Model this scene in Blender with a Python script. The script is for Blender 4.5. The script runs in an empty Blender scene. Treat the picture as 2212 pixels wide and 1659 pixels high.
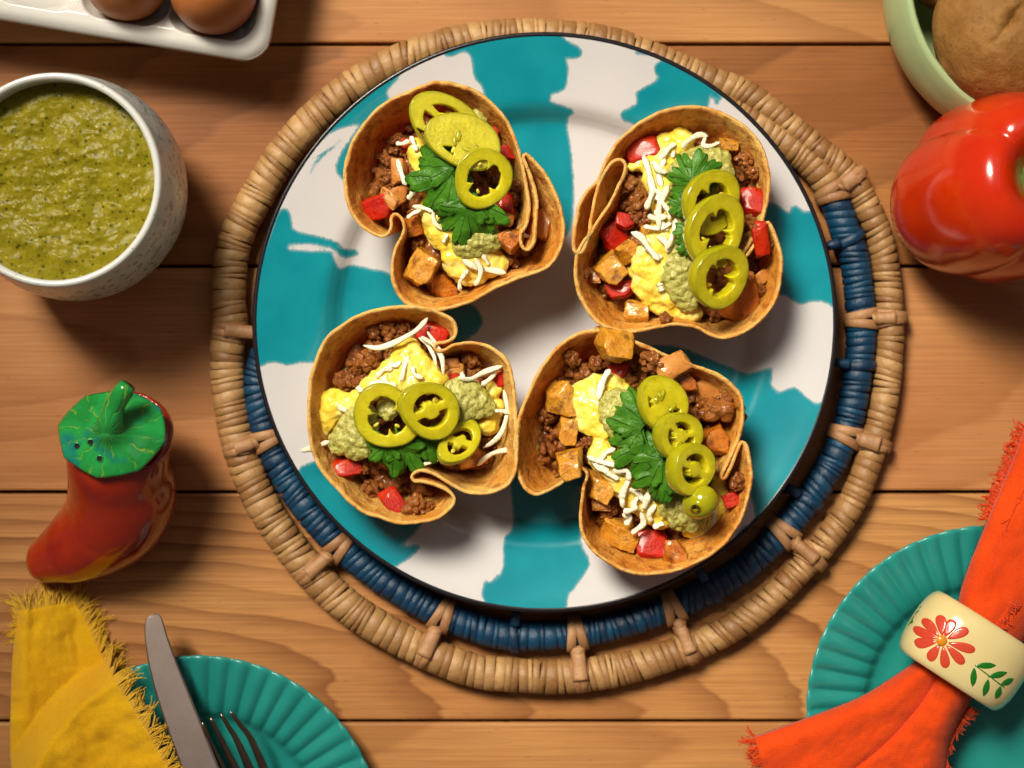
import bpy, bmesh, math, random
import numpy as np
from mathutils import Vector, Matrix, Euler, noise as mnoise
random.seed(7); np.random.seed(7)
sc = bpy.context.scene
col = sc.collection
PI = math.pi
R = math.radians

# ------------------------------------------------------------------ camera
CAM_H = 0.85
FPX = 3983.0
cam_d = bpy.data.cameras.new("camera"); cam = bpy.data.objects.new("camera", cam_d); col.objects.link(cam)
cam.location = (0, 0, CAM_H); cam.rotation_euler = (0, 0, 0)
cam_d.sensor_width = 36; cam_d.lens = FPX * 36 / 2212
cam_d.clip_start = 0.01; cam_d.clip_end = 50
cam_d.dof.use_dof = True; cam_d.dof.focus_distance = CAM_H - 0.056; cam_d.dof.aperture_fstop = 5.6
sc.camera = cam
sc.render.resolution_x = 1024; sc.render.resolution_y = 768

# ------------------------------------------------------------------ world, lamps, exposure
w = bpy.data.worlds.new("World"); sc.world = w; w.use_nodes = True
bg = w.node_tree.nodes["Background"]
bg.inputs[0].default_value = (1.0, 0.80, 0.70, 1); bg.inputs[1].default_value = 0.10

def area(name, az, el, dist, sx, sy, energy, colr, target=(0.02, 0.02, 0.03), spread=180):
    l = bpy.data.lights.new(name, 'AREA'); l.shape = 'RECTANGLE'; l.size = sx; l.size_y = sy
    l.energy = energy; l.color = colr; l.spread = R(spread)
    o = bpy.data.objects.new(name, l); col.objects.link(o)
    a, e = R(az), R(el)
    d = Vector((math.cos(a) * math.cos(e), math.sin(a) * math.cos(e), math.sin(e)))
    o.location = Vector(target) + d * dist
    o.rotation_euler = d.to_track_quat('Z', 'Y').to_euler()
    return o
area("window_lamp", 124, 55, 1.7, 0.52, 0.70, 2.5, (1.0, 0.91, 0.74), (0.035, 0.01, 0.03), 27)
area("soft_fill_lamp", 60, 60, 1.6, 0.8, 0.8, 0.8, (0.9, 0.95, 1.0))
vs = sc.view_settings
vs.view_transform = 'Standard'; vs.look = 'None'; vs.exposure = 0.0; vs.gamma = 1.0; vs.use_curve_mapping = False

# ------------------------------------------------------------------ coordinates
def S(z): return FPX / (CAM_H - z)
def W(px, py, z): return np.array([(px - 1106.0) / S(z), (829.5 - py) / S(z), z])
K = 0.540039
REG = {1: (1340, 290, 960 / 1625), 2: (2260, 390, 920 / 1557), 3: (1160, 1200, 940 / 1695), 4: (2030, 1290, 1020 / 1643)}
def rp(r, x, y):
    a = REG[r]; return ((a[0] + x * a[2]) * K, (a[1] + y * a[2]) * K)
def RW(r, x, y, z): return W(*rp(r, x, y), z)
def rlen(r, d, z): return d * REG[r][2] * K / S(z)

def srgb(r, g, b):
    f = lambda c: (c / 255 / 12.92) if c <= 10 else ((c / 255 + 0.055) / 1.055) ** 2.4
    return (f(r), f(g), f(b), 1)

# ------------------------------------------------------------------ object helpers
def tag(o, label=None, cat=None, group=None, kind=None):
    if label: o['label'] = label
    if cat: o['category'] = cat
    if group: o['group'] = group
    if kind: o['kind'] = kind
    return o
def empty(name, loc=(0, 0, 0)):
    o = bpy.data.objects.new(name, None); o.empty_display_size = 0.01; o.location = loc; col.objects.link(o); return o
def link(name, me, mat=None, parent=None, smooth=True):
    if mat is not None and not me.materials: me.materials.append(mat)
    if smooth:
        me.polygons.foreach_set('use_smooth', np.ones(len(me.polygons), dtype=bool))
    o = bpy.data.objects.new(name, me); col.objects.link(o)
    if parent is not None:
        o.parent = parent
        o.matrix_parent_inverse = Matrix.Translation(-Vector(parent_world(parent)))
    return o
def parent_world(p): return Vector(p.location)
def mk(name, verts, faces, mat=None, parent=None, smooth=True, center=True, uvs=None, normals=True):
    v = np.asarray(verts, dtype=float)
    c = np.zeros(3)
    if center and parent is None:
        c = (v.min(0) + v.max(0)) / 2; c[2] = v[:, 2].min(); v = v - c
    me = bpy.data.meshes.new(name); me.from_pydata(v.tolist(), [], [list(f) for f in faces]); me.update()
    if uvs is not None:
        ul = me.uv_layers.new(name='UVMap'); li = np.zeros(len(me.loops), dtype=int)
        me.loops.foreach_get('vertex_index', li); ul.data.foreach_set('uv', np.asarray(uvs)[li].astype(np.float32).ravel())
    if normals:
        bm = bmesh.new(); bm.from_mesh(me); bmesh.ops.recalc_face_normals(bm, faces=bm.faces); bm.to_mesh(me); bm.free()
    o = link(name, me, mat, parent, smooth)
    if parent is None: o.location = c
    return o
def grid_faces(nu, nv, cu=False, cv=False):
    f = []
    for i in range(nu if cu else nu - 1):
        for j in range(nv if cv else nv - 1):
            a = i * nv + j; b = ((i + 1) % nu) * nv + j; c = ((i + 1) % nu) * nv + (j + 1) % nv; d = i * nv + (j + 1) % nv
            f.append((a, b, c, d))
    return f
def crom(pts, n, closed=False):
    """resample a polyline as a Catmull-Rom curve, n points, even arc length"""
    P = np.asarray(pts, dtype=float); m = len(P); out = []
    rng = range(m if closed else m - 1)
    for i in rng:
        if closed: p0, p1, p2, p3 = P[(i - 1) % m], P[i], P[(i + 1) % m], P[(i + 2) % m]
        else: p0, p1, p2, p3 = P[max(i - 1, 0)], P[i], P[i + 1], P[min(i + 2, m - 1)]
        for t in np.linspace(0, 1, 12, endpoint=False):
            out.append(0.5 * ((2 * p1) + (-p0 + p2) * t + (2 * p0 - 5 * p1 + 4 * p2 - p3) * t * t + (-p0 + 3 * p1 - 3 * p2 + p3) * t ** 3))
    out.append(P[0] if closed else P[-1]); out = np.array(out)
    d = np.r_[0, np.cumsum(np.linalg.norm(np.diff(out, axis=0), axis=1))]
    t = np.linspace(0, d[-1], n + 1)[:-1] if closed else np.linspace(0, d[-1], n)
    return np.stack([np.interp(t, d, out[:, k]) for k in range(out.shape[1])], 1)
def tube(pts, ra, rb=None, ns=8, caps=True, up=(0, 0, 1), twist=None):
    """tube along pts; ra radius sideways, rb radius along up; returns verts, faces"""
    P = np.asarray(pts, dtype=float); n = len(P)
    ra = np.broadcast_to(np.asarray(ra, float), (n,)); rb = ra if rb is None else np.broadcast_to(np.asarray(rb, float), (n,))
    T = np.gradient(P, axis=0); T /= np.linalg.norm(T, axis=1)[:, None] + 1e-12
    V = []; upv = np.array(up, float)
    for i in range(n):
        s = np.cross(T[i], upv); l = np.linalg.norm(s)
        s = s / l if l > 1e-3 else np.array([1., 0, 0]); u = np.cross(s, T[i])
        tw = 0 if twist is None else twist[i]
        s, u = s * math.cos(tw) + u * math.sin(tw), u * math.cos(tw) - s * math.sin(tw)
        for k in range(ns):
            a = 2 * PI * k / ns
            V.append(P[i] + s * ra[i] * math.cos(a) + u * rb[i] * math.sin(a))
    F = grid_faces(n, ns, False, True)
    if caps: F.append(tuple(range(ns - 1, -1, -1))); F.append(tuple(range((n - 1) * ns, n * ns)))
    return V, F
class MB:
    def __init__(s): s.v = []; s.f = []
    def add(s, vf):
        b = len(s.v); s.v.extend([tuple(x) for x in vf[0]]); s.f.extend([tuple(i + b for i in f) for f in vf[1]]); return s
    def build(s, name, mat, parent=None, **k): return mk(name, s.v, s.f, mat, parent, **k)
def lathe(prof, n=96, wob=None):
    V = []
    for k in range(n):
        a = 2 * PI * k / n
        for (r, z) in prof: V.append((r * math.cos(a), r * math.sin(a), z))
    return V, grid_faces(n, len(prof), True, False)
def fbm(p, scale, oct=3, seed=0):
    v = Vector((p[0] * scale + seed * 7.3, p[1] * scale - seed * 3.1, p[2] * scale + seed * 1.7))
    return mnoise.fractal(v, 1.0, 2.0, oct)
def displace(me, amp, scale, oct=3, seed=0):
    n = len(me.vertices); no = [v.normal.copy() for v in me.vertices]
    for v, nn in zip(me.vertices, no): v.co = v.co + nn * (amp * fbm(v.co, scale, oct, seed))
    me.update()
def evaluated(o):
    dg = bpy.context.evaluated_depsgraph_get(); dg.update()
    me = bpy.data.meshes.new_from_object(o.evaluated_get(dg)); return me
def ico(sub):
    bm = bmesh.new(); bmesh.ops.create_icosphere(bm, subdivisions=sub, radius=1)
    v = np.array([x.co[:] for x in bm.verts]); f = [[q.index for q in x.verts] for x in bm.faces]; bm.free(); return v, f
ICO1 = ico(1); ICO2 = ico(2); ICO3 = ico(3); ICO4 = ico(4); ICO6 = ico(6)
def blob_mesh(name, cs, rs, voxel, smooth=2, squash=1.0):
    """union of spheres, voxel-remeshed to one closed lumpy surface"""
    V = []; F = []
    for c, r in zip(cs, rs):
        b = len(V); vv = ICO2[0] * np.array([r, r, r * squash]) + np.array(c); V.extend(vv.tolist()); F.extend([[i + b for i in f] for f in ICO2[1]])
    me = bpy.data.meshes.new('tmp'); me.from_pydata(V, [], F)
    o = bpy.data.objects.new('tmp', me); col.objects.link(o)
    m = o.modifiers.new('r', 'REMESH'); m.mode = 'VOXEL'; m.voxel_size = voxel; m.use_smooth_shade = True
    if smooth:
        m = o.modifiers.new('s', 'SMOOTH'); m.iterations = smooth; m.factor = 0.5
    out = evaluated(o); out.name = name
    bpy.data.objects.remove(o); bpy.data.meshes.remove(me); return out
def place_mesh(name, me, mat):
    v = np.zeros(len(me.vertices) * 3); me.vertices.foreach_get('co', v); v = v.reshape(-1, 3)
    c = (v.min(0) + v.max(0)) / 2; c[2] = v[:, 2].min(); v -= c; me.vertices.foreach_set('co', v.ravel()); me.update()
    me.materials.clear(); me.materials.append(mat)
    o = link(name, me, None); o.location = c; return o
def inpoly(P, x, y):
    x = np.asarray(x, float); y = np.asarray(y, float); r = np.zeros(x.shape, bool); n = len(P)
    for i in range(n):
        x1, y1 = P[i]; x2, y2 = P[(i + 1) % n]
        c = ((y1 > y) != (y2 > y)) & (x < (x2 - x1) * (y - y1) / ((y2 - y1) + 1e-12) + x1); r ^= c
    return r
def sdist(P, x, y):
    d = np.full(np.shape(x), 1e9); n = len(P)
    for i in range(n):
        x1, y1 = P[i]; x2, y2 = P[(i + 1) % n]; dx, dy = x2 - x1, y2 - y1
        t = np.clip(((x - x1) * dx + (y - y1) * dy) / (dx * dx + dy * dy + 1e-12), 0, 1)
        d = np.minimum(d, np.hypot(x - x1 - t * dx, y - y1 - t * dy))
    return np.where(inpoly(P, x, y), d, -d)

# ------------------------------------------------------------------ materials
class NT:
    def __init__(s, name):
        s.m = bpy.data.materials.new(name); s.m.use_nodes = True; s.t = s.m.node_tree
        s.b = s.t.nodes['Principled BSDF']
    def n(s, typ, **kw):
        x = s.t.nodes.new(typ)
        for k, v in kw.items():
            if k.startswith('i_'): x.inputs[int(k[2:])].default_value = v
            else: setattr(x, k, v)
        return x
    def l(s, a, b): s.t.links.new(a, b)
    def set(s, **kw):
        names = {'col': 'Base Color', 'rough': 'Roughness', 'metal': 'Metallic', 'spec': 'Specular IOR Level', 'sss': 'Subsurface Weight', 'sssr': 'Subsurface Radius',
                 'ssss': 'Subsurface Scale', 'coat': 'Coat Weight', 'coatr': 'Coat Roughness', 'trans': 'Transmission Weight', 'ior': 'IOR', 'sheen': 'Sheen Weight'}
        for k, v in kw.items():
            i = s.b.inputs[names[k]]
            if hasattr(v, 'links') or isinstance(v, bpy.types.NodeSocket): s.l(v, i)
            else: i.default_value = v
        return s
    def coord(s, kind='Object', scale=(1, 1, 1), loc=(0, 0, 0)):
        tc = s.n('ShaderNodeTexCoord'); mp = s.n('ShaderNodeMapping'); mp.inputs['Scale'].default_value = scale; mp.inputs['Location'].default_value = loc
        s.l(tc.outputs[kind], mp.inputs[0]); return mp.outputs[0]
    def noise(s, vec, scale, detail=4, rough=0.55, dist=0):
        x = s.n('ShaderNodeTexNoise'); s.l(vec, x.inputs['Vector']); x.inputs['Scale'].default_value = scale; x.inputs['Detail'].default_value = detail
        x.inputs['Roughness'].default_value = rough; x.inputs['Distortion'].default_value = dist; return x.outputs[0]
    def voro(s, vec, scale, feat='F1', rnd=1.0):
        x = s.n('ShaderNodeTexVoronoi'); s.l(vec, x.inputs['Vector']); x.inputs['Scale'].default_value = scale; x.feature = feat; x.inputs['Randomness'].default_value = rnd; return x.outputs[0]
    def ramp(s, fac, stops, interp='LINEAR'):
        x = s.n('ShaderNodeValToRGB'); s.l(fac, x.inputs[0]); e = x.color_ramp.elements; x.color_ramp.interpolation = interp
        while len(e) < len(stops): e.new(0.5)
        for k, (p, c) in enumerate(stops):
            e[k].position = p; e[k].color = c if hasattr(c, '__len__') else (c, c, c, 1)
        return x.outputs[0]
    def mix(s, fac, a, b, mode='MIX'):
        x = s.n('ShaderNodeMix'); x.data_type = 'RGBA'; x.blend_type = mode
        for v, i in ((fac, x.inputs[0]), (a, x.inputs[6]), (b, x.inputs[7])):
            if isinstance(v, bpy.types.NodeSocket): s.l(v, i)
            else: i.default_value = v
        return x.outputs[2]
    def math(s, op, a, b=0.0, c=0.0, clamp=False):
        x = s.n('ShaderNodeMath'); x.operation = op; x.use_clamp = clamp
        for v, i in ((a, x.inputs[0]), (b, x.inputs[1]), (c, x.inputs[2])):
            if isinstance(v, bpy.types.NodeSocket): s.l(v, i)
            else: i.default_value = v
        return x.outputs[0]
    def sep(s, vec):
        x = s.n('ShaderNodeSeparateXYZ'); s.l(vec, x.inputs[0]); return x.outputs
    def rnd(s): return s.n('ShaderNodeObjectInfo').outputs['Random']
    def attr(s, name): x = s.n('ShaderNodeAttribute'); x.attribute_name = name; return x.outputs['Fac']
    def bump(s, h, dist, strength=1.0, prev=None):
        x = s.n('ShaderNodeBump'); x.inputs['Distance'].default_value = dist; x.inputs['Strength'].default_value = strength; s.l(h, x.inputs['Height'])
        if prev is not None: s.l(prev, x.inputs['Normal'])
        s.l(x.outputs[0], s.b.inputs['Normal']); return x.outputs[0]

def wood_mat(name, cx, cy, ax, freq, light, mid, dark, seed, contrast=1.0):
    n = NT(name); tc = n.coord('Object', (1, 1, 1), (seed * .37, seed * .11, 0))
    o = n.coord('Object')
    warp = n.noise(n.coord('Object', (2.2, 9, 1), (seed, seed * .5, 0)), 1.0, 3, .5)
    warp2 = n.noise(n.coord('Object', (9, 50, 1), (seed * 2, seed * .5, 0)), 1.0, 4, .55)
    x, y, z = n.sep(o)
    dx = n.math('MULTIPLY', n.math('SUBTRACT', x, cx), ax); dy = n.math('SUBTRACT', y, cy)
    d = n.math('SQRT', n.math('ADD', n.math('MULTIPLY', dx, dx), n.math('MULTIPLY', dy, dy)))
    d = n.math('ADD', d, n.math('ADD', n.math('MULTIPLY', warp, 0.045), n.math('MULTIPLY', warp2, 0.008)))
    ph = n.math('FRACT', n.math('MULTIPLY', d, freq))
    g = n.ramp(ph, [(0, 0.0), (0.45, 0.12), (0.82, 0.75), (0.93, 1.0), (1.0, 0.0)])
    vary = n.noise(n.coord('Object', (3, 30, 1), (seed * 3, 1, 0)), 1.0, 3, .5)
    g = n.math('MULTIPLY', g, n.ramp(vary, [(.3, .45), (.62, 1.0)]))
    fib = n.noise(n.coord('Object', (14, 900, 1), (seed, 0, 0)), 1.0, 5, .6)
    fib2 = n.noise(n.coord('Object', (40, 1800, 1), (seed, 4, 0)), 1.0, 3, .6)
    blot = n.noise(n.coord('Object', (5, 16, 1), (seed * 1.3, 2, 0)), 1.0, 4, .6)
    base = n.mix(n.ramp(blot, [(.36, 0.0), (.62, 1.0)]), light, mid)
    c = n.mix(n.math('MULTIPLY', g, 0.95 * contrast), base, dark)
    c = n.mix(n.ramp(fib, [(.36, 0.35), (.60, 0.0)]), c, dark)
    c = n.mix(n.ramp(fib2, [(.3, .25), (.5, 0.0)]), c, dark)
    pores = n.voro(n.coord('Object', (60, 420, 1), (seed, 0, 0)), 1.0)
    c = n.mix(n.ramp(pores, [(.04, .5), (.10, 0.0)]), c, (.05, .02, .008, 1))
    n.set(col=c, rough=n.ramp(fib, [(.3, .6), (.7, .46)]), spec=.25)
    n.bump(n.math('ADD', n.math('MULTIPLY', fib, .6), n.math('MULTIPLY', g, -.5)), .0003, .5)
    return n.m
def simple(name, colr, rough=.5, **k):
    n = NT(name); n.set(col=colr, rough=rough, **k); return n.m
def mottled(name, a, b, scale, rough=.5, bump=0, bscale=None, lo=.35, hi=.65, space='Object', rnd=0, **k):
    n = NT(name); v = n.coord(space); f = n.noise(v, scale, 5, .6); c = n.mix(n.ramp(f, [(lo, 0.0), (hi, 1.0)]), a, b)
    if rnd: c = n.mix(n.math('MULTIPLY', n.rnd(), rnd), c, b)
    n.set(col=c, rough=rough, **k)
    if bump: n.bump(n.noise(v, bscale or scale * 3, 5, .6), bump)
    return n.m

# ================================================================== SETTING: the plank table
table = tag(empty('table', (0, 0, -0.02)), kind='structure')
yb = [-140, 95, 575, 1063, 1558, 1830]
tan_l = (.51, .248, .084, 1); tan_m = (.41, .172, .052, 1); tan_d = (.22, .075, .018, 1)
WP = [  # cx, cy, ax, freq, light, mid, dark, contrast
    (-1.2, -.03, .10, 95, tan_l, tan_m, (.26, .10, .028, 1), .6),
    (-.9, .09, .16, 70, (.41, .170, .044, 1), (.27, .092, .022, 1), (.13, .040, .009, 1), .6),
    (-.28, .01, .20, 60, (.51, .236, .088, 1), (.41, .166, .056, 1), (.25, .085, .023, 1), .6),
    (-.36, -.055, .20, 120, (.52, .254, .084, 1), (.41, .172, .052, 1), (.17, .052, .012, 1), .95),
    (-1.1, .05, .12, 75, tan_l, tan_m, tan_d, .6)]
for k in range(5):
    y1 = W(0, yb[k], 0)[1] - .0007; y0 = W(0, yb[k + 1], 0)[1] + .0007
    bm = bmesh.new(); bmesh.ops.create_cube(bm, size=1)
    bmesh.ops.scale(bm, vec=(.86, y1 - y0, .02), verts=bm.verts)
    bmesh.ops.bevel(bm, geom=bm.edges[:], offset=.0011, segments=2, affect='EDGES', profile=.5)
    me = bpy.data.meshes.new('plank'); bm.to_mesh(me); bm.free()
    p = WP[k]
    o = link('plank', me, wood_mat('wood_plank', p[0], p[1], p[2], p[3], p[4], p[5], p[6], 3.1 * k + 1.7, p[7]), None, False)
    o.parent = table; o.location = (0, (y0 + y1) / 2, .01)
bm = bmesh.new(); bmesh.ops.create_cube(bm, size=1); bmesh.ops.scale(bm, vec=(.84, .46, .012), verts=bm.verts)
me = bpy.data.meshes.new('batten'); bm.to_mesh(me); bm.free()
o = link('batten', me, simple('dark_wood_batten', (.03, .012, .005, 1), .8), None, False); o.parent = table; o.location = (0, 0, -.0068)

# ================================================================== woven placemat
def straw_mat(name, a, b, c, rough):
    n = NT(name); v = n.coord('Object'); r = n.rnd()
    f = n.noise(v, 260, 5, .65)
    cc = n.mix(n.ramp(f, [(.3, 0.0), (.7, 1.0)]), a, b)
    cc = n.mix(n.ramp(r, [(0.05, 0.0), (.95, .95)]), cc, c)
    n.set(col=cc, rough=rough, spec=.5)
    n.bump(n.noise(v, 700, 5, .65), .0006, .7)
    return n.m
M_straw = straw_mat('dry_straw', (.50, .30, .125, 1), (.37, .195, .070, 1), (.23, .105, .034, 1), .38)
M_tie = straw_mat('raffia_tie', (.46, .25, .115, 1), (.36, .175, .075, 1), (.28, .13, .05, 1), .45)
M_blue = straw_mat('blue_dyed_straw', (.002, .030, .082, 1), (.001, .015, .044, 1), (.003, .048, .110, 1), .40)
outer_px = [(497, 700), (494, 636), (506, 527), (558, 418), (629, 310), (727, 213), (825, 150), (920, 110), (1018, 86), (1110, 77), (1202, 79), (1320, 95), (1430, 133), (1535, 174), (1628, 214), (1752, 312), (1836, 384), (1893, 492), (1916, 596), (1922, 680), (1922, 755), (1906, 890), (1856, 1051), (1788, 1163), (1672, 1287), (1563, 1366), (1402, 1430), (1241, 1460), (1080, 1456), (1010, 1444), (911, 1404), (776, 1328), (672, 1236), (578, 1109), (529, 1002), (502, 898), (490, 780)]
inner_px = [(1861, 729), (1848, 836), (1821, 949), (1762, 1056), (1681, 1158), (1595, 1236), (1482, 1298), (1348, 1346), (1241, 1368), (1107, 1373), (1010, 1349), (911, 1304), (807, 1236), (724, 1166), (651, 1080), (599, 992), (568, 908), (560, 820), (592, 700), (625, 560), (680, 440), (760, 330), (850, 205), (1000, 155), (1200, 140), (1400, 168), (1560, 230), (1672, 292), (1742, 342), (1780, 385), (1804, 434), (1824, 495), (1845, 556), (1856, 637)]
mat_root = empty('placemat', tuple(W(1200, 765, 0)))
tag(mat_root, 'round woven straw placemat with tan outer ring and blue inner ring', 'placemat')
def ring_curve(px, z, n): return crom([W(x, y, z) for x, y in px], n, True)
def wrap_piece(C, i0, i1, rw, rz, skew, parent, name, mat, bulge=.00012, ns=14, zc=None):
    """one turn of straw round the coil, between samples i0..i1 of centreline C"""
    N = len(C); V = []
    TT = (0, .12, .88, 1); rows = 4
    for r in range(rows):
        t = TT[r]; f = i0 + (i1 - i0) * t
        a = C[int(math.floor(f)) % N]; b = C[(int(math.floor(f)) + 1) % N]; p = a + (b - a) * (f - math.floor(f))
        T = C[(int(f) + 2) % N] - C[(int(f) - 2) % N]; T = T / np.linalg.norm(T); s = np.cross(T, (0, 0, 1))
        e = (bulge if r in (1, 2) else 0) - (.00032 if r in (0, rows - 1) else 0)
        for k in range(ns):
            a2 = 2 * PI * k / ns
            q = p + s * (rw + e) * math.cos(a2) + np.array([0, 0, 1.]) * ((rz + e) * math.sin(a2)) + T * skew * math.cos(a2)
            V.append(q)
    return mk(name, V, grid_faces(rows, ns, False, True), mat, parent)
NS = 4000
Co = ring_curve(outer_px, .0074, NS); Ci = ring_curve(inner_px, .0070, NS)
def run_wraps(C, parent, wmean, width_fn, name, mat_fn, rz):
    L = np.linalg.norm(np.diff(np.vstack([C, C[:1]]), axis=0), axis=1); tot = L.sum(); cum = np.r_[0, np.cumsum(L)]
    pos = 0
    rnd = random.Random(11)
    sk = 0
    while pos < tot - wmean * .4:
        wd = wmean * rnd.choice((.6, .8, .95, 1.05, 1.25, 1.5)) * rnd.uniform(.9, 1.1)
        i0 = np.interp(pos, cum, np.arange(len(C) + 1)); i1 = np.interp(min(pos + wd * .99, tot), cum, np.arange(len(C) + 1))
        sk = .8 * sk + rnd.uniform(-.0010, .0010)
        p = C[int(i0) % len(C)]
        rr = width_fn(p)
        m = mat_fn(p)
        if m is not None:
            wrap_piece(C, i0, i1, rr * rnd.uniform(.98, 1.025), rz * rnd.uniform(.98, 1.04), sk, parent, name, m)
        pos += wd
M_core = simple('coil_core', (.05, .025, .012, 1), .9)
V, F = tube(np.vstack([Co[::20], Co[:1]]), .0056, .0056, 8, False); outer_ring = mk('outer_ring', V, F, M_core, mat_root)
V, F = tube(np.vstack([Ci[::20], Ci[:1]]), .0050, .0052, 8, False); inner_ring = mk('inner_ring', V, F, M_core, mat_root)
run_wraps(Co, outer_ring, .0034, lambda p: .0078 - .0016 * (1 if p[0] > .12 else max(0, (p[0] - .04) / .08) if p[0] > .04 else 0), 'straw_wrap', lambda p: M_straw, .0070)
def inner_m(p):
    x = 1106 + p[0] * S(p[2]); y = 829.5 - p[1] * S(p[2])
    # wholly under the plate: not shown
    if y < 770 and x < 1000: return None
    if math.hypot(x - 1177, y - 696) < 590 and y < 700 and not (x > 1600): return None
    if y < 420: return M_straw
    return M_blue
run_wraps(Ci, inner_ring, .0033, lambda p: .0069, 'blue_wrap', inner_m, .0068)
# hidden inner coil that carries the plate
V, F = tube([(W(1177, 700, 0)[0] + .083 * math.cos(a), W(1177, 700, 0)[1] + .083 * math.sin(a), .0055) for a in np.linspace(0, 2 * PI, 97)], .0058, .0055, 10, False)
mk('centre_coil', V, F, M_blue, mat_root)
# raffia ties between the two rings
def nearest(C, p):
    d = np.hypot(C[:, 0] - p[0], C[:, 1] - p[1]); return int(np.argmin(d))
def band(center, axis, rw, rz, half, th, name, mat, parent, lean=0):
    axis = np.array(axis) / np.linalg.norm(axis); s = np.cross(axis, (0, 0, 1)); V = []; ns = 18
    for t, e in ((-1, 0), (-.8, th), (0, th * 1.25), (.8, th), (1, 0)):
        for k in range(ns):
            a = 2 * PI * k / ns
            V.append(np.array(center) + axis * (half * t + lean * math.cos(a)) + s * (rw + e) * math.cos(a) + np.array([0, 0, (rz + e) * math.sin(a)]))
    return mk(name, V, grid_faces(5, ns, False, True), mat, parent)
def tie(px, py, kind, seed):
    rnd = random.Random(seed)
    p = W(px, py, .0085); i = nearest(Ci, p); j = nearest(Co, Ci[i]);
    t = tag_part('tie', mat_root, Ci[i])
    ax = Ci[(i + 8) % NS] - Ci[i - 8]; ao = Co[(j + 8) % NS] - Co[j - 8]
    L = np.linalg.norm(ax); u = ax / L
    if kind != 'stub':
        for q, ln in ((-1, .0012), (1, -.0012)):
            band(Ci[i] + u * q * .0021, ax, .0077, .0079, .0021, .0006, 'strand', M_tie, t, ln)
    # knot in the gap
    mid = (Ci[i] + Co[j]) / 2 if kind != 'stub' else Co[j] + (Ci[i] - Co[j]) * .9
    d = Co[j] - Ci[i]; d = d / (np.linalg.norm(d) + 1e-9)
    out = np.array([Ci[i] + d * .0065 + (0, 0, .004), mid + (0, 0, .0068), Co[j] - d * .004 + (0, 0, .0075), Co[j] + d * .001 + (0, 0, .0085)])
    P = crom(out, 12); V, F = tube(P, np.linspace(.0030, .0036, 12) * rnd.uniform(.8, 1.1), np.linspace(.0022, .0018, 12), 10); mk('strand', V, F, M_tie, t)
    for q in range(2):
        c = mid + d * (.0016 * (q * 2 - 1)) + np.array([0, 0, .0035])
        band(c, d, .0031, .0046, .0013, .0004, 'knot', M_tie, t, .0008 * (1 - 2 * q))
    for q in (-1, 1):
        band(Co[j] + ao / np.linalg.norm(ao) * q * .0017, ao, .0075, .0078, .0018, .0005, 'strand', M_tie, t, .001 * q)
def tag_part(name, parent, loc):
    o = bpy.data.objects.new(name, None); o.empty_display_size = .005; col.objects.link(o); o.parent = parent
    o.matrix_parent_inverse = Matrix.Translation(-Vector(parent.location)); return o
for k, (x, y) in enumerate([(1796, 418), (1861, 690), (1826, 940), (1690, 1148), (1452, 1312), (1245, 1370), (958, 1327), (735, 1178), (582, 948)]): tie(x, y, 'full', k)
for k, (x, y) in enumerate([(545, 712)]): tie(x, y, 'stub', 50 + k)
# small blue ties on the inside of the blue ring
for k, (x, y) in enumerate([(1829, 522), (1850, 790), (1740, 1078), (1535, 1272), (1110, 1372)]):
    i = nearest(Ci, W(x, y, .008)); c = Ci[i]; n_ = W(1177, 700, .008) - c; n_ /= np.linalg.norm(n_)
    t = tag_part('blue_tie', mat_root, c); ax = Ci[(i + 8) % NS] - Ci[i - 8]
    band(c, ax, .0076, .0078, .0020, .0006, 'strand', M_blue, t, .001)
    P = crom([c + n_ * .006 + (0, 0, .006), c + n_ * .0100 + (0, 0, .007), c + n_ * .0135 + (0, 0, .004)], 8); V, F = tube(P, np.linspace(.0026, .0018, 8), np.linspace(.0026, .0018, 8), 8); mk('knot', V, F, M_blue, t)

# ================================================================== big plate
PZ = .012
pc = W(1177, 696, .030); PR = .1302
def plate_prof():
    p = [(0, .0040), (.30, .0040), (.55, .0041), (.66, .0043), (.695, .0050), (.715, .0066), (.735, .0090), (.755, .0110), (.775, .0121), (.80, .0127), (.86, .0141), (.92, .0157), (.96, .0169), (.985, .0176)]
    c = crom([(a, b * 40) for a, b in p], 110); return [(a * PR, b / 40 + PZ) for a, b in c]
prof = plate_prof(); NA = 420
V = []; UV = []
for k in range(NA):
    a = 2 * PI * k / NA
    for r, z in prof: V.append((pc[0] + r * math.cos(a), pc[1] + r * math.sin(a) * .992, z))
VA = np.array(V); PX = 1106 + VA[:, 0] * S(0) * CAM_H / (CAM_H - VA[:, 2]); PY = 829.5 - VA[:, 1] * S(0) * CAM_H / (CAM_H - VA[:, 2])
z2 = lambda L: [(432 + .3906 * a, 27 + .3906 * b) for a, b in L]
z3 = lambda L: [(1080 + .4068 * a, 27 + .4068 * b) for a, b in L]
z4 = lambda L: [(443 + .5206 * a, 648 + .5206 * b) for a, b in L]
z5 = lambda L: [(1026 + .537 * a, 648 + .537 * b) for a, b in L]
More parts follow.
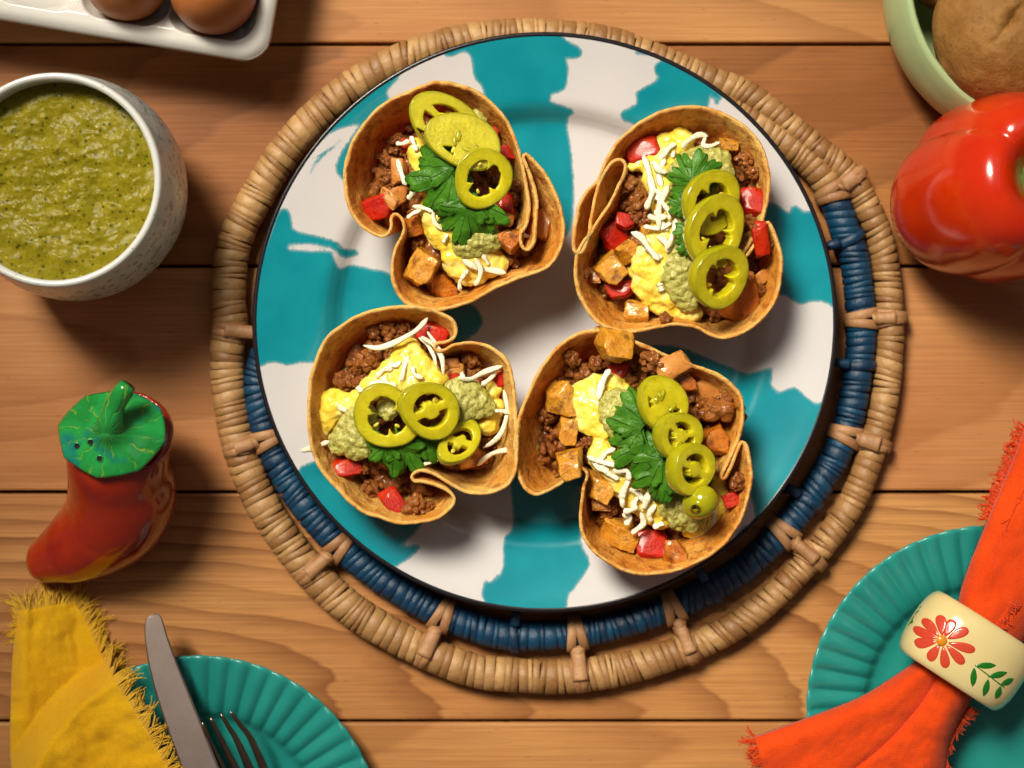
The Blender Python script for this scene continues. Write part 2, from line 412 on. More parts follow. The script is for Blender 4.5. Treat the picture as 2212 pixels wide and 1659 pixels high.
TEAL = [
    z2([(520, 800), (660, 640), (880, 460), (1100, 320), (1110, 350), (1085, 390), (1050, 425), (1035, 450), (1060, 475), (1000, 560), (950, 700), (900, 860), (830, 950), (795, 945), (765, 910), (742, 865), (760, 800), (800, 730), (862, 642), (870, 628), (760, 655), (690, 700), (630, 760)]),
    z2([(560, 850), (640, 790), (730, 735), (800, 680), (760, 735), (690, 800), (640, 850), (612, 912), (605, 880), (625, 830), (650, 800), (600, 820)]),
    [(540, 620), (575, 520), (592, 470), (606, 448), (622, 450), (632, 470), (634, 492), (652, 500), (690, 508), (728, 520), (745, 536), (765, 535), (782, 550), (768, 556), (740, 560), (728, 548), (712, 538), (668, 530), (620, 533), (640, 538), (700, 540), (716, 541), (726, 560), (735, 578), (757, 570), (800, 578), (850, 592), (900, 640), (960, 650), (1020, 655), (1046, 690), (1034, 716), (1000, 742), (900, 800), (760, 760), (745, 766), (720, 778), (690, 786), (650, 786), (620, 792), (590, 784), (535, 788)],
    [(950, 112), (960, 122), (980, 126), (996, 114), (1012, 118), (1018, 140), (1022, 170), (1040, 190), (1045, 230), (1040, 300), (1100, 380), (1150, 420), (1180, 520), (1215, 520), (1236, 490), (1242, 420), (1238, 340), (1228, 262), (1245, 238), (1186, 213), (1222, 195), (1230, 150), (1226, 128), (1250, 130), (1262, 114), (1250, 97), (1225, 86), (1190, 60), (1000, 70)],
    z3([(820, 275), (812, 310), (832, 350), (770, 385), (715, 425), (722, 470), (705, 490), (640, 525), (632, 545), (645, 575), (720, 605), (800, 620), (1000, 600), (1105, 510), (1118, 480), (1122, 440), (1145, 505), (1172, 470), (1180, 430), (1000, 300), (880, 240)]),
    z3([(725, 195), (708, 228), (750, 230), (795, 234), (800, 215)]),
    z3([(1380, 1080), (1405, 1040), (1430, 1000), (1470, 1012), (1500, 1035), (1530, 1058), (1550, 1022), (1590, 1022), (1604, 1052), (1650, 1045), (1720, 1065), (1800, 1250), (1830, 1600), (1730, 1548), (1650, 1540), (1600, 1562), (1560, 1540), (1500, 1503), (1440, 1500), (1400, 1300)]),
    z5([(600, 240), (690, 182), (780, 178), (860, 198), (960, 238), (1050, 275), (1100, 292), (1150, 276), (1203, 268), (1194, 330), (1222, 368), (1280, 343), (1325, 375), (1370, 412), (1450, 412), (1360, 640), (1250, 800), (1140, 900), (1120, 850), (1108, 800), (1040, 700), (900, 500), (700, 350)]),
    z5([(1065, 918), (1085, 898), (1100, 910), (1085, 960), (1050, 990), (1040, 960)]),
    z5([(1432, 310), (1415, 345), (1428, 362), (1460, 340)]),
    z5([(140, 700), (150, 900), (112, 960), (105, 1080), (50, 1190), (30, 1230), (40, 1290), (330, 1290), (385, 1180), (405, 1160), (455, 1090), (470, 1050), (440, 1000), (430, 950), (440, 700), (360, 690), (200, 660)]),
    z4([(1158, 1160), (1185, 1165), (1224, 1130), (1224, 1280), (1165, 1262), (1143, 1230)]),
    z4([(380, 710), (420, 680), (460, 660), (560, 650), (700, 760), (900, 880), (912, 915), (885, 960), (820, 1022), (860, 1012), (906, 1013), (882, 1050), (830, 1090), (795, 1110), (700, 1100), (450, 900)]),
]
sd = np.full(len(VA), -1e9)
for P in TEAL: sd = np.maximum(sd, sdist(crom(P, len(P) * 3, True), PX, PY))
F = grid_faces(NA, len(prof), True, False)
plate = empty('dinner_plate', (pc[0], pc[1], PZ)); tag(plate, 'large white plate painted with teal brush strokes and a black rim', 'plate')
dish = mk('dish', V, F, None, plate)
at = dish.data.attributes.new('teal_paint', 'FLOAT', 'POINT'); at.data.foreach_set('value', np.clip(sd / 40, -1, 1).astype(np.float32))
n = NT('painted_glaze'); v = n.coord('Object')
wob = n.noise(n.coord('Object', (1, 1, 1)), 260, 5, .7); wob2 = n.noise(n.coord('Object', (1.4, 1, 1)), 900, 4, .7)
e = n.math('ADD', n.attr('teal_paint'), n.math('ADD', n.math('MULTIPLY', n.math('SUBTRACT', wob, .5), .16), n.math('MULTIPLY', n.math('SUBTRACT', wob2, .5), .10)))
strk = n.noise(n.coord('Object', (5, 1, 1)), 210, 4, .7)
e = n.math('ADD', e, n.math('MULTIPLY', n.math('SUBTRACT', strk, .5), .16)); f = n.ramp(e, [(.0, 0.0), (.09, .8), (.2, 1.0)])
tealc = n.mix(n.ramp(n.noise(v, 60, 3, .5), [(.35, 0.0), (.7, 1.0)]), (.001, .205, .270, 1), (.004, .245, .310, 1))
whitec = n.mix(n.ramp(n.noise(v, 20, 3, .5), [(.35, 0.0), (.7, 1.0)]), (.57, .555, .575, 1), (.53, .52, .545, 1))
n.set(col=n.mix(f, whitec, tealc), rough=.20, spec=.45, coat=.35, coatr=.07)
n.bump(n.noise(v, 45, 2, .5), .0004, .25)
dish.data.materials.append(n.m)
# black lip and underside
lp = [(prof[-1][0], prof[-1][1]), (PR * .993, PZ + .0181), (PR, PZ + .0176), (PR * 1.001, PZ + .0166), (PR * .99, PZ + .0150), (PR * .86, PZ + .0112), (PR * .74, PZ + .0066), (PR * .68, PZ + .0008), (PR * .66, PZ), (PR * .60, PZ - .0006), (PR * .58, PZ + .0010), (0, PZ + .0012)]
V, F = lathe(lp, 200); V = [(pc[0] + a, pc[1] + b * .992, c) for a, b, c in V]
mk('black_rim', V, F, simple('black_enamel', (.008, .007, .010, 1), .25), plate)

# ================================================================== TACOS
TACO = {1: 'upper left taco', 2: 'upper right taco', 3: 'lower left taco', 4: 'lower right taco'}
ZB = .0168; ZR = .058
RIM = {
 1: [(455,1110),(415,1180),(388,1300),(390,1400),(420,1490),(480,1560),(580,1605),(690,1612),(800,1590),(930,1545),(1080,1460),(1250,1390),(1380,1350),(1460,1300),(1530,1190),(1553,1060),(1530,920),(1480,790),(1420,680),(1340,590),(1290,548),(1275,575),(1305,640),(1342,740),(1366,860),(1364,970),(1360,1070),(1350,1150),(1320,1200),(1280,1195),(1258,1140),(1262,1090),(1295,1040),(1315,950),(1312,850),(1288,700),(1252,560),(1190,380),(1120,270),(1030,180),(920,110),(800,70),(690,60),(600,85),(450,150),(330,215),(210,330),(130,440),(85,560),(62,690),(72,830),(110,950),(170,1030),(240,1085),(310,1112),(360,1090),(382,1040),(380,985),(410,955),(450,985),(472,1050)],
 2: [(800,60),(920,62),(1050,95),(1170,160),(1270,250),(1340,360),(1378,500),(1380,620),(1365,740),(1330,850),(1270,960),(1215,1040),(1205,1075),(1235,1070),(1290,990),(1345,890),(1372,840),(1402,870),(1440,960),(1470,1100),(1465,1220),(1440,1350),(1380,1450),(1290,1540),(1190,1600),(1080,1630),(990,1610),(900,1560),(830,1540),(700,1540),(560,1570),(430,1590),(330,1575),(220,1520),(140,1420),(90,1320),(68,1200),(75,1080),(120,980),(170,920),(230,820),(300,720),(360,600),(400,510),(408,450),(380,420),(330,430),(280,480),(235,560),(200,680),(172,820),(160,920),(130,1010),(100,1058),(60,1040),(52,970),(70,850),(90,740),(140,640),(215,560),(270,440),(340,320),(420,240),(520,160),(640,95),(730,70)],
 3: [(880,48),(1000,62),(1100,100),(1175,150),(1198,210),(1185,265),(1130,298),(1060,310),(1040,335),(1065,360),(1120,358),(1180,322),(1290,305),(1400,320),(1500,370),(1570,440),(1605,540),(1625,700),(1630,850),(1640,1000),(1640,1150),(1620,1260),(1560,1340),(1470,1385),(1380,1398),(1280,1385),(1180,1340),(1080,1280),(1000,1240),(930,1232),(880,1265),(890,1305),(960,1312),(1050,1335),(1130,1370),(1182,1420),(1180,1470),(1130,1530),(1060,1580),(970,1600),(870,1608),(760,1605),(650,1570),(530,1530),(420,1450),(340,1360),(260,1280),(200,1180),(160,1080),(140,950),(132,820),(138,680),(150,550),(190,430),(230,330),(290,250),(380,180),(480,120),(600,75),(740,50)],
 4: [(620,45),(480,60),(400,100),(330,150),(260,230),(200,320),(140,440),(90,560),(60,680),(45,800),(55,900),(75,1000),(110,1070),(170,1110),(225,1098),(300,1062),(370,1010),(385,930),(420,900),(470,930),(515,975),(490,1060),(475,1180),(470,1280),(490,1380),(560,1480),(650,1550),(760,1600),(880,1625),(1000,1615),(1120,1590),(1250,1530),(1370,1450),(1450,1360),(1510,1260),(1550,1130),(1570,1000),(1560,880),(1540,790),(1510,770),(1480,830),(1440,930),(1405,1000),(1375,1000),(1395,950),(1450,840),(1490,750),(1515,650),(1520,540),(1500,460),(1440,390),(1370,340),(1280,300),(1180,270),(1080,235),(980,190),(900,150),(820,120),(720,70)],
}
n = NT('toasted_tortilla'); v = n.coord('Object'); uv = n.n('ShaderNodeTexCoord').outputs['UV']; us = n.sep(uv)
pale = (.72, .43, .110, 1); toast = (.54, .205, .022, 1); deep = (.27, .068, .007, 1)
f1 = n.noise(v, 42, 4, .6); f2 = n.noise(v, 200, 5, .65); f3 = n.noise(v, 700, 3, .6)
tb = n.sep(n.n('ShaderNodeObjectInfo').outputs['Color'])[0]
k1 = n.math('ADD', n.math('MULTIPLY', n.math('SUBTRACT', f1, .5), 3.6), n.math('ADD', tb, n.ramp(us[1], [(.3, -.0), (.9, .12)])), clamp=True)
c = n.mix(k1, pale, toast)
c = n.mix(n.math('MULTIPLY', n.ramp(f2, [(.50, 0.0), (.64, .85)]), n.math('ADD', tb, .45, clamp=True)), c, deep)
c = n.mix(n.ramp(f3, [(.56, 0.0), (.72, .35)]), c, (.70, .46, .19, 1))
c = n.mix(n.math('MULTIPLY', n.ramp(us[1], [(.965, 0.0), (1.0, .8)]), n.ramp(f2, [(.38, 0.0), (.55, 1.0)])), c, (.70, .43, .14, 1))
bl = n.voro(v, 95); c = n.mix(n.ramp(bl, [(.10, .55), (.24, 0.0)]), c, deep)
n.set(col=c, rough=.55, spec=.3, sss=.4, sssr=(1, .4, .1), ssss=.005)
b1 = n.bump(n.math('SUBTRACT', n.noise(v, 260, 4, .65), n.math('MULTIPLY', bl, .5)), .0022, .8); n.bump(n.noise(v, 1100, 3, .6), .0004, .6, b1)
M_tort = n.m

tinfo = {}
def gsm(a, sig):
    N = len(a); k = np.arange(N); k = np.minimum(k, N - k); g = np.exp(-.5 * (k / sig) ** 2); g /= g.sum()
    return np.real(np.fft.ifft(np.fft.fft(a) * np.fft.fft(g)))
def tortilla(t):
    P = crom([RW(t, x, y, ZR)[:2] for x, y in RIM[t]], 300, True); N = len(P)
    x, y = P[:, 0], P[:, 1]; xn, yn = np.roll(x, -1), np.roll(y, -1); cr = x * yn - xn * y; A = cr.sum() / 2
    c = np.array([((x + xn) * cr).sum(), ((y + yn) * cr).sum()]) / (6 * A)
    if A < 0: P = P[::-1]
    d = P - c; th = np.unwrap(np.arctan2(d[:, 1], d[:, 0])); lin = th[0] + 2 * PI * np.arange(N) / N
    ths = lin + gsm(th - lin, 9); rad = np.hypot(d[:, 0], d[:, 1]); rs = gsm(rad, 14)
    B = c + np.stack([np.cos(ths), np.sin(ths)], 1) * (rs * .60)[:, None]
    zr = ZR + np.array([.0022 * mnoise.noise(Vector((a[0] * 40, a[1] * 40, t))) + .0006 * mnoise.noise(Vector((a[0] * 260, a[1] * 260, t))) for a in P])
    V = []; UV = []
    jag = [1 + .003 * mnoise.noise(Vector((a[0] * 420, a[1] * 420, t + .5))) for a in P]
    rows = [(f, 0.0) for f in np.linspace(.06, .94, 6)]
    for f, _ in rows:
        for i in range(N): V.append((*(c + (B[i] - c) * f), ZB + .0004)); UV.append((i / N, 0))
    ns = 20
    for r in range(ns):
        s = r / (ns - 1)
        f = s ** .92; zz = s ** 1.25
        for i in range(N):
            fj = f if s < .9 else f * (1 + (jag[i] - 1) * (s - .9) / .1); q = B[i] * (1 - fj) + P[i] * fj
            nn = .0013 * fbm((q[0], q[1], zz * .04), 60, 3, t) + .0008 * fbm((q[0], q[1], zz * .04), 200, 3, t)
            dd = (q - c) / (np.hypot(*(q - c)) + 1e-9)
            nn *= 1 - .75 * s ** 3
            V.append((*(q + dd * nn), ZB + (zr[i] - ZB) * zz)); UV.append((i / N, s))
    F = grid_faces(ns + 6, N, False, True); V.append((*c, ZB + .0004)); UV.append((0, 0)); ci = len(V) - 1
    F += [(ci, i, (i + 1) % N) for i in range(N)]
    o = mk('tortilla_cup', V, F, M_tort, None, uvs=UV)
    m = o.modifiers.new('thickness', 'SOLIDIFY'); m.thickness = .0012; m.offset = 0
    o.color = ({1: .58, 2: .50, 3: .22, 4: .75}[t], 0, 0, 1)
    tag(o, {1: 'crisp tortilla cup of the upper left taco, its right flap bulging out', 2: 'crisp tortilla cup of the upper right taco, with a tucked loop at left',
            3: 'crisp pale tortilla cup of the lower left taco, folded in three places', 4: 'crisp brown tortilla cup of the lower right taco, with an open left flap'}[t], 'tortilla', 'folded tortilla cups on the plate')
    tinfo[t] = dict(c=c, P=P, B=B, A=abs(A))
for t in (1, 2, 3, 4): tortilla(t)

MOFF = {1: (.004, -.001), 2: (.001, -.001), 3: (.001, .003), 4: (.003, .005)}
def mound_z(t, x, y):
    """top of the loose filling inside taco t"""
    c = tinfo[t]['c']; o_ = MOFF[t]; d = math.hypot(x - c[0] - o_[0], y - c[1] - o_[1])
    return .0480 - .0095 * min(1.25, d / .042) ** 2

# ---- food materials
def food(name, cols, scale, rough=.35, spots=None, sscale=None, sss=.2, sssr=(1, .4, .15), ssss=.003, bump=.0006, bscale=700, coat=.25, rnd=.4, unit=False, spotpos=(.56, .68), spec=.28, coatr=.12):
    if unit: scale, bscale = scale * .0065, bscale * .0065; sscale = sscale * .0065 if sscale else None
    n = NT(name); v = n.coord('Object'); r = n.rnd()
    vv = n.n('ShaderNodeVectorMath'); vv.operation = 'ADD'; n.l(v, vv.inputs[0]); cx = n.n('ShaderNodeCombineXYZ')
    for k in range(3): n.l(n.math('MULTIPLY', r, 3.7 + k), cx.inputs[k])
    n.l(cx.outputs[0], vv.inputs[1]); v = vv.outputs[0]
    f = n.noise(v, scale, 5, .6)
    c = n.ramp(f, [(.28 + .44 * k / (len(cols) - 1), q) for k, q in enumerate(cols)])
    if rnd: c = n.mix(n.math('MULTIPLY', r, rnd), c, cols[-1])
    if spots: c = n.mix(n.ramp(n.noise(v, sscale, 4, .65), [(spotpos[0], 0.0), (spotpos[1], .88)]), c, spots)
    n.set(col=c, rough=rough, spec=.5, sss=sss, sssr=sssr, ssss=ssss, coat=coat, coatr=coatr)
    n.set(spec=spec)
    if bump: n.bump(n.noise(v, bscale, 4, .6), bump)
    return n.m
MEATC = [(.080, .016, .003, 1), (.22, .058, .007, 1), (.37, .130, .018, 1)]
M_meat = food('browned_meat', MEATC, 420, .36, (.04, .009, .002, 1), 300, .1, bump=.0009, bscale=900, coat=.3)
M_meatp = food('browned_meat_crumble', MEATC, 420, .36, (.045, .010, .002, 1), 300, .1, bump=.0010, bscale=900, coat=.3, unit=True)
M_potato = food('fried_potato', [(.36, .115, .005, 1), (.58, .250, .018, 1), (.68, .370, .055, 1)], 150, .30, (.16, .038, .005, 1), 150, .3, (1, .55, .15), .004, bump=.0009, bscale=620, coat=.35, spotpos=(.52, .66), rnd=.25, unit=True)
M_potred = food('spiced_potato', [(.30, .058, .003, 1), (.48, .130, .007, 1), (.56, .210, .016, 1)], 150, .30, (.13, .024, .003, 1), 170, .3, (1, .5, .15), .004, bump=.0009, bscale=620, coat=.35, spotpos=(.53, .66), rnd=.2, unit=True)
M_pepper = food('diced_red_pepper', [(.28, .004, .001, 1), (.44, .012, .002, 1), (.52, .038, .004, 1)], 120, .36, (.17, .006, .002, 1), 240, .12, (1, .1, .05), .002, bump=.0006, bscale=520, coat=.22, rnd=.15, unit=True, spec=.2, coatr=.1)
M_onion = food('fried_onion', [(.36, .10, .015, 1), (.50, .19, .035, 1), (.56, .27, .07, 1)], 120, .28, (.22, .05, .008, 1), 280, .4, (1, .6, .2), .004, bump=.0003, bscale=420, coat=.35, rnd=.4, unit=True)
M_egg = food('scrambled_egg', [(.76, .48, .018, 1), (.87, .68, .090, 1), (.92, .82, .34, 1)], 130, .26, None, None, .35, (1, .75, .2), .004, .0006, 420, .6, 0)
n = NT('green_herb_salsa'); v = n.coord('Object')
c = n.mix(n.ramp(n.noise(v, 320, 5, .65), [(.32, 0.0), (.68, 1.0)]), (.31, .29, .036, 1), (.55, .52, .15, 1))
c = n.mix(n.ramp(n.noise(v, 1000, 3, .7), [(.57, 0.0), (.68, .8)]), c, (.055, .095, .012, 1))
c = n.mix(n.ramp(n.voro(v, 620), [(.10, .9), (.17, 0.0)]), c, (.018, .03, .008, 1))
n.set(col=c, rough=.35, sss=.15, sssr=(.7, 1, .3), ssss=.002, coat=.3, coatr=.3); n.bump(n.noise(v, 800, 4, .6), .0007)
M_salsa = n.m
M_cheese = food('white_cheese', [(.84, .76, .52, 1), (.90, .84, .64, 1)], 200, .32, None, None, .35, (1, .85, .6), .0025, 0, 900, .3, 0)
M_flesh = food('pickled_jalapeno', [(.45, .39, .004, 1), (.55, .475, .008, 1), (.63, .56, .025, 1)], 180, .24, None, None, .85, (1, .9, .10), .009, .0004, 500, .8, .15, coatr=.05)
M_skin = food('jalapeno_skin', [(.25, .25, .003, 1), (.38, .355, .005, 1)], 90, .16, None, None, .3, (1, .9, .08), .004, .0001, 400, .9, .2, coatr=.05)
M_seed = simple('jalapeno_seed', (.58, .47, .04, 1), .35, sss=.4, ssss=.003)
n = NT('cilantro_leaf'); uv = n.n('ShaderNodeTexCoord').outputs['UV']; us = n.sep(uv); v = n.coord('Object')
vein = n.math('ABSOLUTE', n.math('SUBTRACT', n.math('FRACT', n.math('ADD', n.math('MULTIPLY', us[0], 9), n.math('MULTIPLY', n.noise(v, 160, 2), .5))), .5))
vl = n.ramp(vein, [(.0, 1.0), (.08, 0.0)])
c = n.mix(n.ramp(n.noise(v, 130, 4, .6), [(.3, 0.0), (.7, 1.0)]), (.038, .175, .008, 1), (.125, .37, .022, 1))
c = n.mix(n.math('MULTIPLY', vl, .75), c, (.16, .36, .06, 1))
n.set(col=c, rough=.38, spec=.4); n.bump(n.math('ADD', vl, n.noise(v, 300, 3)), .0011, .8)
tr = n.n('ShaderNodeBsdfTranslucent'); tr.inputs[0].default_value = (.10, .36, .02, 1); mx = n.n('ShaderNodeMixShader'); mx.inputs[0].default_value = .42
n.l(n.b.outputs[0], mx.inputs[1]); n.l(tr.outputs[0], mx.inputs[2]); n.l(mx.outputs[0], n.t.nodes['Material Output'].inputs[0])
M_leaf = n.m

# ---- labels: clock position inside the taco
HR = ['twelve', 'one', 'two', 'three', 'four', 'five', 'six', 'seven', 'eight', 'nine', 'ten', 'eleven']
def where(t, x, y):
    c = tinfo[t]['c']; dx, dy = x - c[0], y - c[1]; r = math.hypot(dx, dy) / math.sqrt(tinfo[t]['A'] / PI)
    h = HR[int(round(math.degrees(math.atan2(dx, dy)) / 30)) % 12]
    if r < .22: return 'in middle of %s' % TACO[t]
    if r > .72: return 'at %s o\'clock rim, %s' % (h, TACO[t])
    return 'toward %s o\'clock, %s' % (h, TACO[t])
def tagfood(o, t, desc, cat, plural, lab=None):
    l = lab or '%s %s' % (desc, where(t, o.location[0], o.location[1]))
    tag(o, l, cat, '%s in the %s' % (plural, TACO[t]))

# ---- loose filling under the toppings
def mound(t):
    c = tinfo[t]['c']; P, B = tinfo[t]['P'], tinfo[t]['B']; f = .60; Q = B * (1 - f) + P * f; d = Q - c
    th = np.arctan2(d[:, 1], d[:, 0]); r = np.hypot(d[:, 0], d[:, 1]); na = 140; nr = 40; lim = np.zeros(na)
    for k in range(na):
        a = -PI + 2 * PI * k / na; dd = np.abs((th - a + PI) % (2 * PI) - PI); lim[k] = r[dd < .08].min() if (dd < .08).any() else r[np.argmin(dd)]
    lim = gsm(lim, 2) * .985; V = []
    for j in range(nr):
        for k in range(na):
            a = -PI + 2 * PI * k / na; q = c + np.array([math.cos(a), math.sin(a)]) * lim[k] * (j + .5) / (nr - .5)
            fr = (j + .5) / (nr - .5)
            n3 = mnoise.cell(Vector((0, 0, 0)))
            vd = mnoise.voronoi(Vector((q[0] * 190, q[1] * 190, t)))[0]
            z = mound_z(t, *q) - .0055 * vd[0] + .0012 * fbm((*q, 0), 320, 3, t) - .004 * fr ** 6
            V.append((*q, z))
    for k in range(na):
        a = -PI + 2 * PI * k / na; q = c + np.array([math.cos(a), math.sin(a)]) * lim[k] * .88; V.append((*q, ZB + .0045))
    F = grid_faces(nr + 1, na, False, True)
    F.append(tuple(range(nr * na, nr * na + na))); F.append(tuple(range(na)))
    o = mk('meat_filling', V, F, M_meat)
    tag(o, 'dark minced meat filling heaped inside the %s' % TACO[t], 'filling', 'meat fillings inside the tacos', 'stuff')
for t in TACO: mound(t)
def crumbs(t):
    rnd = random.Random(900 + t); c = tinfo[t]['c']; P, B = tinfo[t]['P'], tinfo[t]['B']; f = .68; Q = B * (1 - f) + P * f; cs = []; rs = []
    lo, hi = Q.min(0), Q.max(0); X = np.array([[rnd.uniform(lo[0], hi[0]), rnd.uniform(lo[1], hi[1])] for _ in range(900)]); d = sdist(Q, X[:, 0], X[:, 1])
    for (x, y), dd in zip(X, d):
        r = rnd.uniform(.0012, .0030)
        if dd < r + .0014: continue
        cs.append((x, y, mound_z(t, x, y) - .0022 + rnd.uniform(-.0012, .0012))); rs.append(r)
    me = blob_mesh('meat_crumbs', cs, rs, .00065, 1); displace(me, .0006, 500, 3, t); o = place_mesh('meat_crumbs', me, M_meat)
    tag(o, 'fine browned meat crumbs covering the filling of the %s' % TACO[t], 'meat', 'meat fillings inside the tacos', 'stuff')
for t in TACO: crumbs(t)

# ---- crumbles, cubes and slabs: prototypes
rp_ = random.Random(3)
meat_protos = []
for k in range(7):
    cs = []; rs = []
    el = (rp_.uniform(.7, 1.25), rp_.uniform(.6, .95), rp_.uniform(.55, .8))
    for q in range(46):
        d = Vector((rp_.gauss(0, 1), rp_.gauss(0, 1), rp_.gauss(0, 1))).normalized() * (rp_.random() ** .4)
        cs.append((d.x * el[0], d.y * el[1], d.z * el[2])); rs.append(rp_.uniform(.16, .34))
    me = blob_mesh('meat_crumble', cs, rs, .055, 1); displace(me, .07, 3.4, 3, k); me.materials.append(M_meatp); me.polygons.foreach_set('use_smooth', np.ones(len(me.polygons), dtype=bool)); meat_protos.append(me)
def cube_proto(name, seed, mat, rough=.06, curve=0, cut=True, bev=.16):
    rnd = random.Random(seed); bm = bmesh.new(); bmesh.ops.create_cube(bm, size=2)
    for v in bm.verts: v.co += Vector((rnd.uniform(-.28, .28), rnd.uniform(-.28, .28), rnd.uniform(-.25, .25)))
    for _c in range((3 if rough > .055 else 1) if cut else 0):
        nn = Vector((rnd.uniform(-1, 1), rnd.uniform(-1, 1), rnd.uniform(-.1, .9))).normalized()
        r = bmesh.ops.bisect_plane(bm, geom=bm.verts[:] + bm.edges[:] + bm.faces[:], plane_co=nn * rnd.uniform(.82, 1.05), plane_no=nn, clear_outer=True)
        bmesh.ops.holes_fill(bm, edges=[e for e in bm.edges if e.is_boundary])
    bmesh.ops.bevel(bm, geom=bm.edges[:], offset=bev, segments=3, affect='EDGES', profile=.55)
    bmesh.ops.triangulate(bm, faces=bm.faces)
    bmesh.ops.subdivide_edges(bm, edges=bm.edges[:], cuts=3, use_grid_fill=True)
    for _ in range(4): bmesh.ops.smooth_vert(bm, verts=bm.verts, factor=.5, use_axis_x=True, use_axis_y=True, use_axis_z=True)
    for v in bm.verts:
        if curve: v.co.z -= curve * (v.co.x ** 2)
    me = bpy.data.meshes.new(name); bm.to_mesh(me); bm.free(); me.update(); displace(me, rough * 1.5, 1.3, 3, seed); displace(me, rough * .5, 6, 2, seed + 3); me.materials.append(mat)
    me.polygons.foreach_set('use_smooth', np.ones(len(me.polygons), dtype=bool)); return me
pot_protos = [cube_proto('potato_cube', 10 + k, M_potato) for k in range(6)]
potred_protos = [cube_proto('potato_cube', 30 + k, M_potred) for k in range(4)]
pep_protos = [cube_proto('red_pepper_piece', 50 + k, M_pepper, .05, .28, True, .22) for k in range(5)]
oni_protos = [cube_proto('onion_piece', 70 + k, M_onion, .07, .4, True, .2) for k in range(4)]
PIECE = {'P': (pot_protos, 'potato_cube', 'golden fried potato cube', 'potato', 'potato cubes', .95), 'S': (potred_protos, 'potato_cube', 'reddish spiced potato cube', 'potato', 'potato cubes', .9),
         'R': (pep_protos, 'red_pepper_piece', 'glossy piece of red pepper', 'pepper', 'red pepper pieces', .42), 'O': (oni_protos, 'onion_piece', 'translucent fried onion piece', 'onion', 'onion pieces', .38),
         'M': (meat_protos, 'meat_crumble', 'browned meat crumble', 'meat', 'meat crumbles', .85)}
prnd = random.Random(21)
def piece(t, kind, x, y, size, asp=1.0, rot=None, dz=0.0, lab=None, tilt=None):
    protos, name, desc, cat, plural, flat = PIECE[kind]
    me = prnd.choice(protos); o = bpy.data.objects.new(name, me); col.objects.link(o)
    z = .044; p = RW(t, x, y, z); z = mound_z(t, p[0], p[1]); h = rlen(t, size, z) / 2
    zc = z + .0015 + dz
    for _ in range(14):
        p = RW(t, x, y, zc); ss = min(1.0, max(0.0, (zc - ZB) / (ZR - ZB)) ** .8); ff = ss ** .92
        Q = tinfo[t]['B'] * (1 - ff) + tinfo[t]['P'] * ff
        if zc > ZR - .001 or float(sdist(Q[::2], p[0], p[1])) > h * .62: break
        zc += .0016
    o.location = (p[0], p[1], zc)
    k = .92 if kind != 'M' else .95
    o.scale = (h * k * math.sqrt(asp), h * k / math.sqrt(asp), h * k * flat)
    a = R(rot) if rot is not None else prnd.uniform(0, 6.28)
    ti = R(16) if tilt is None else R(tilt)
    o.rotation_euler = Euler((prnd.uniform(-ti, ti), prnd.uniform(-ti, ti), a))
    tagfood(o, t, desc, cat, plural, lab)
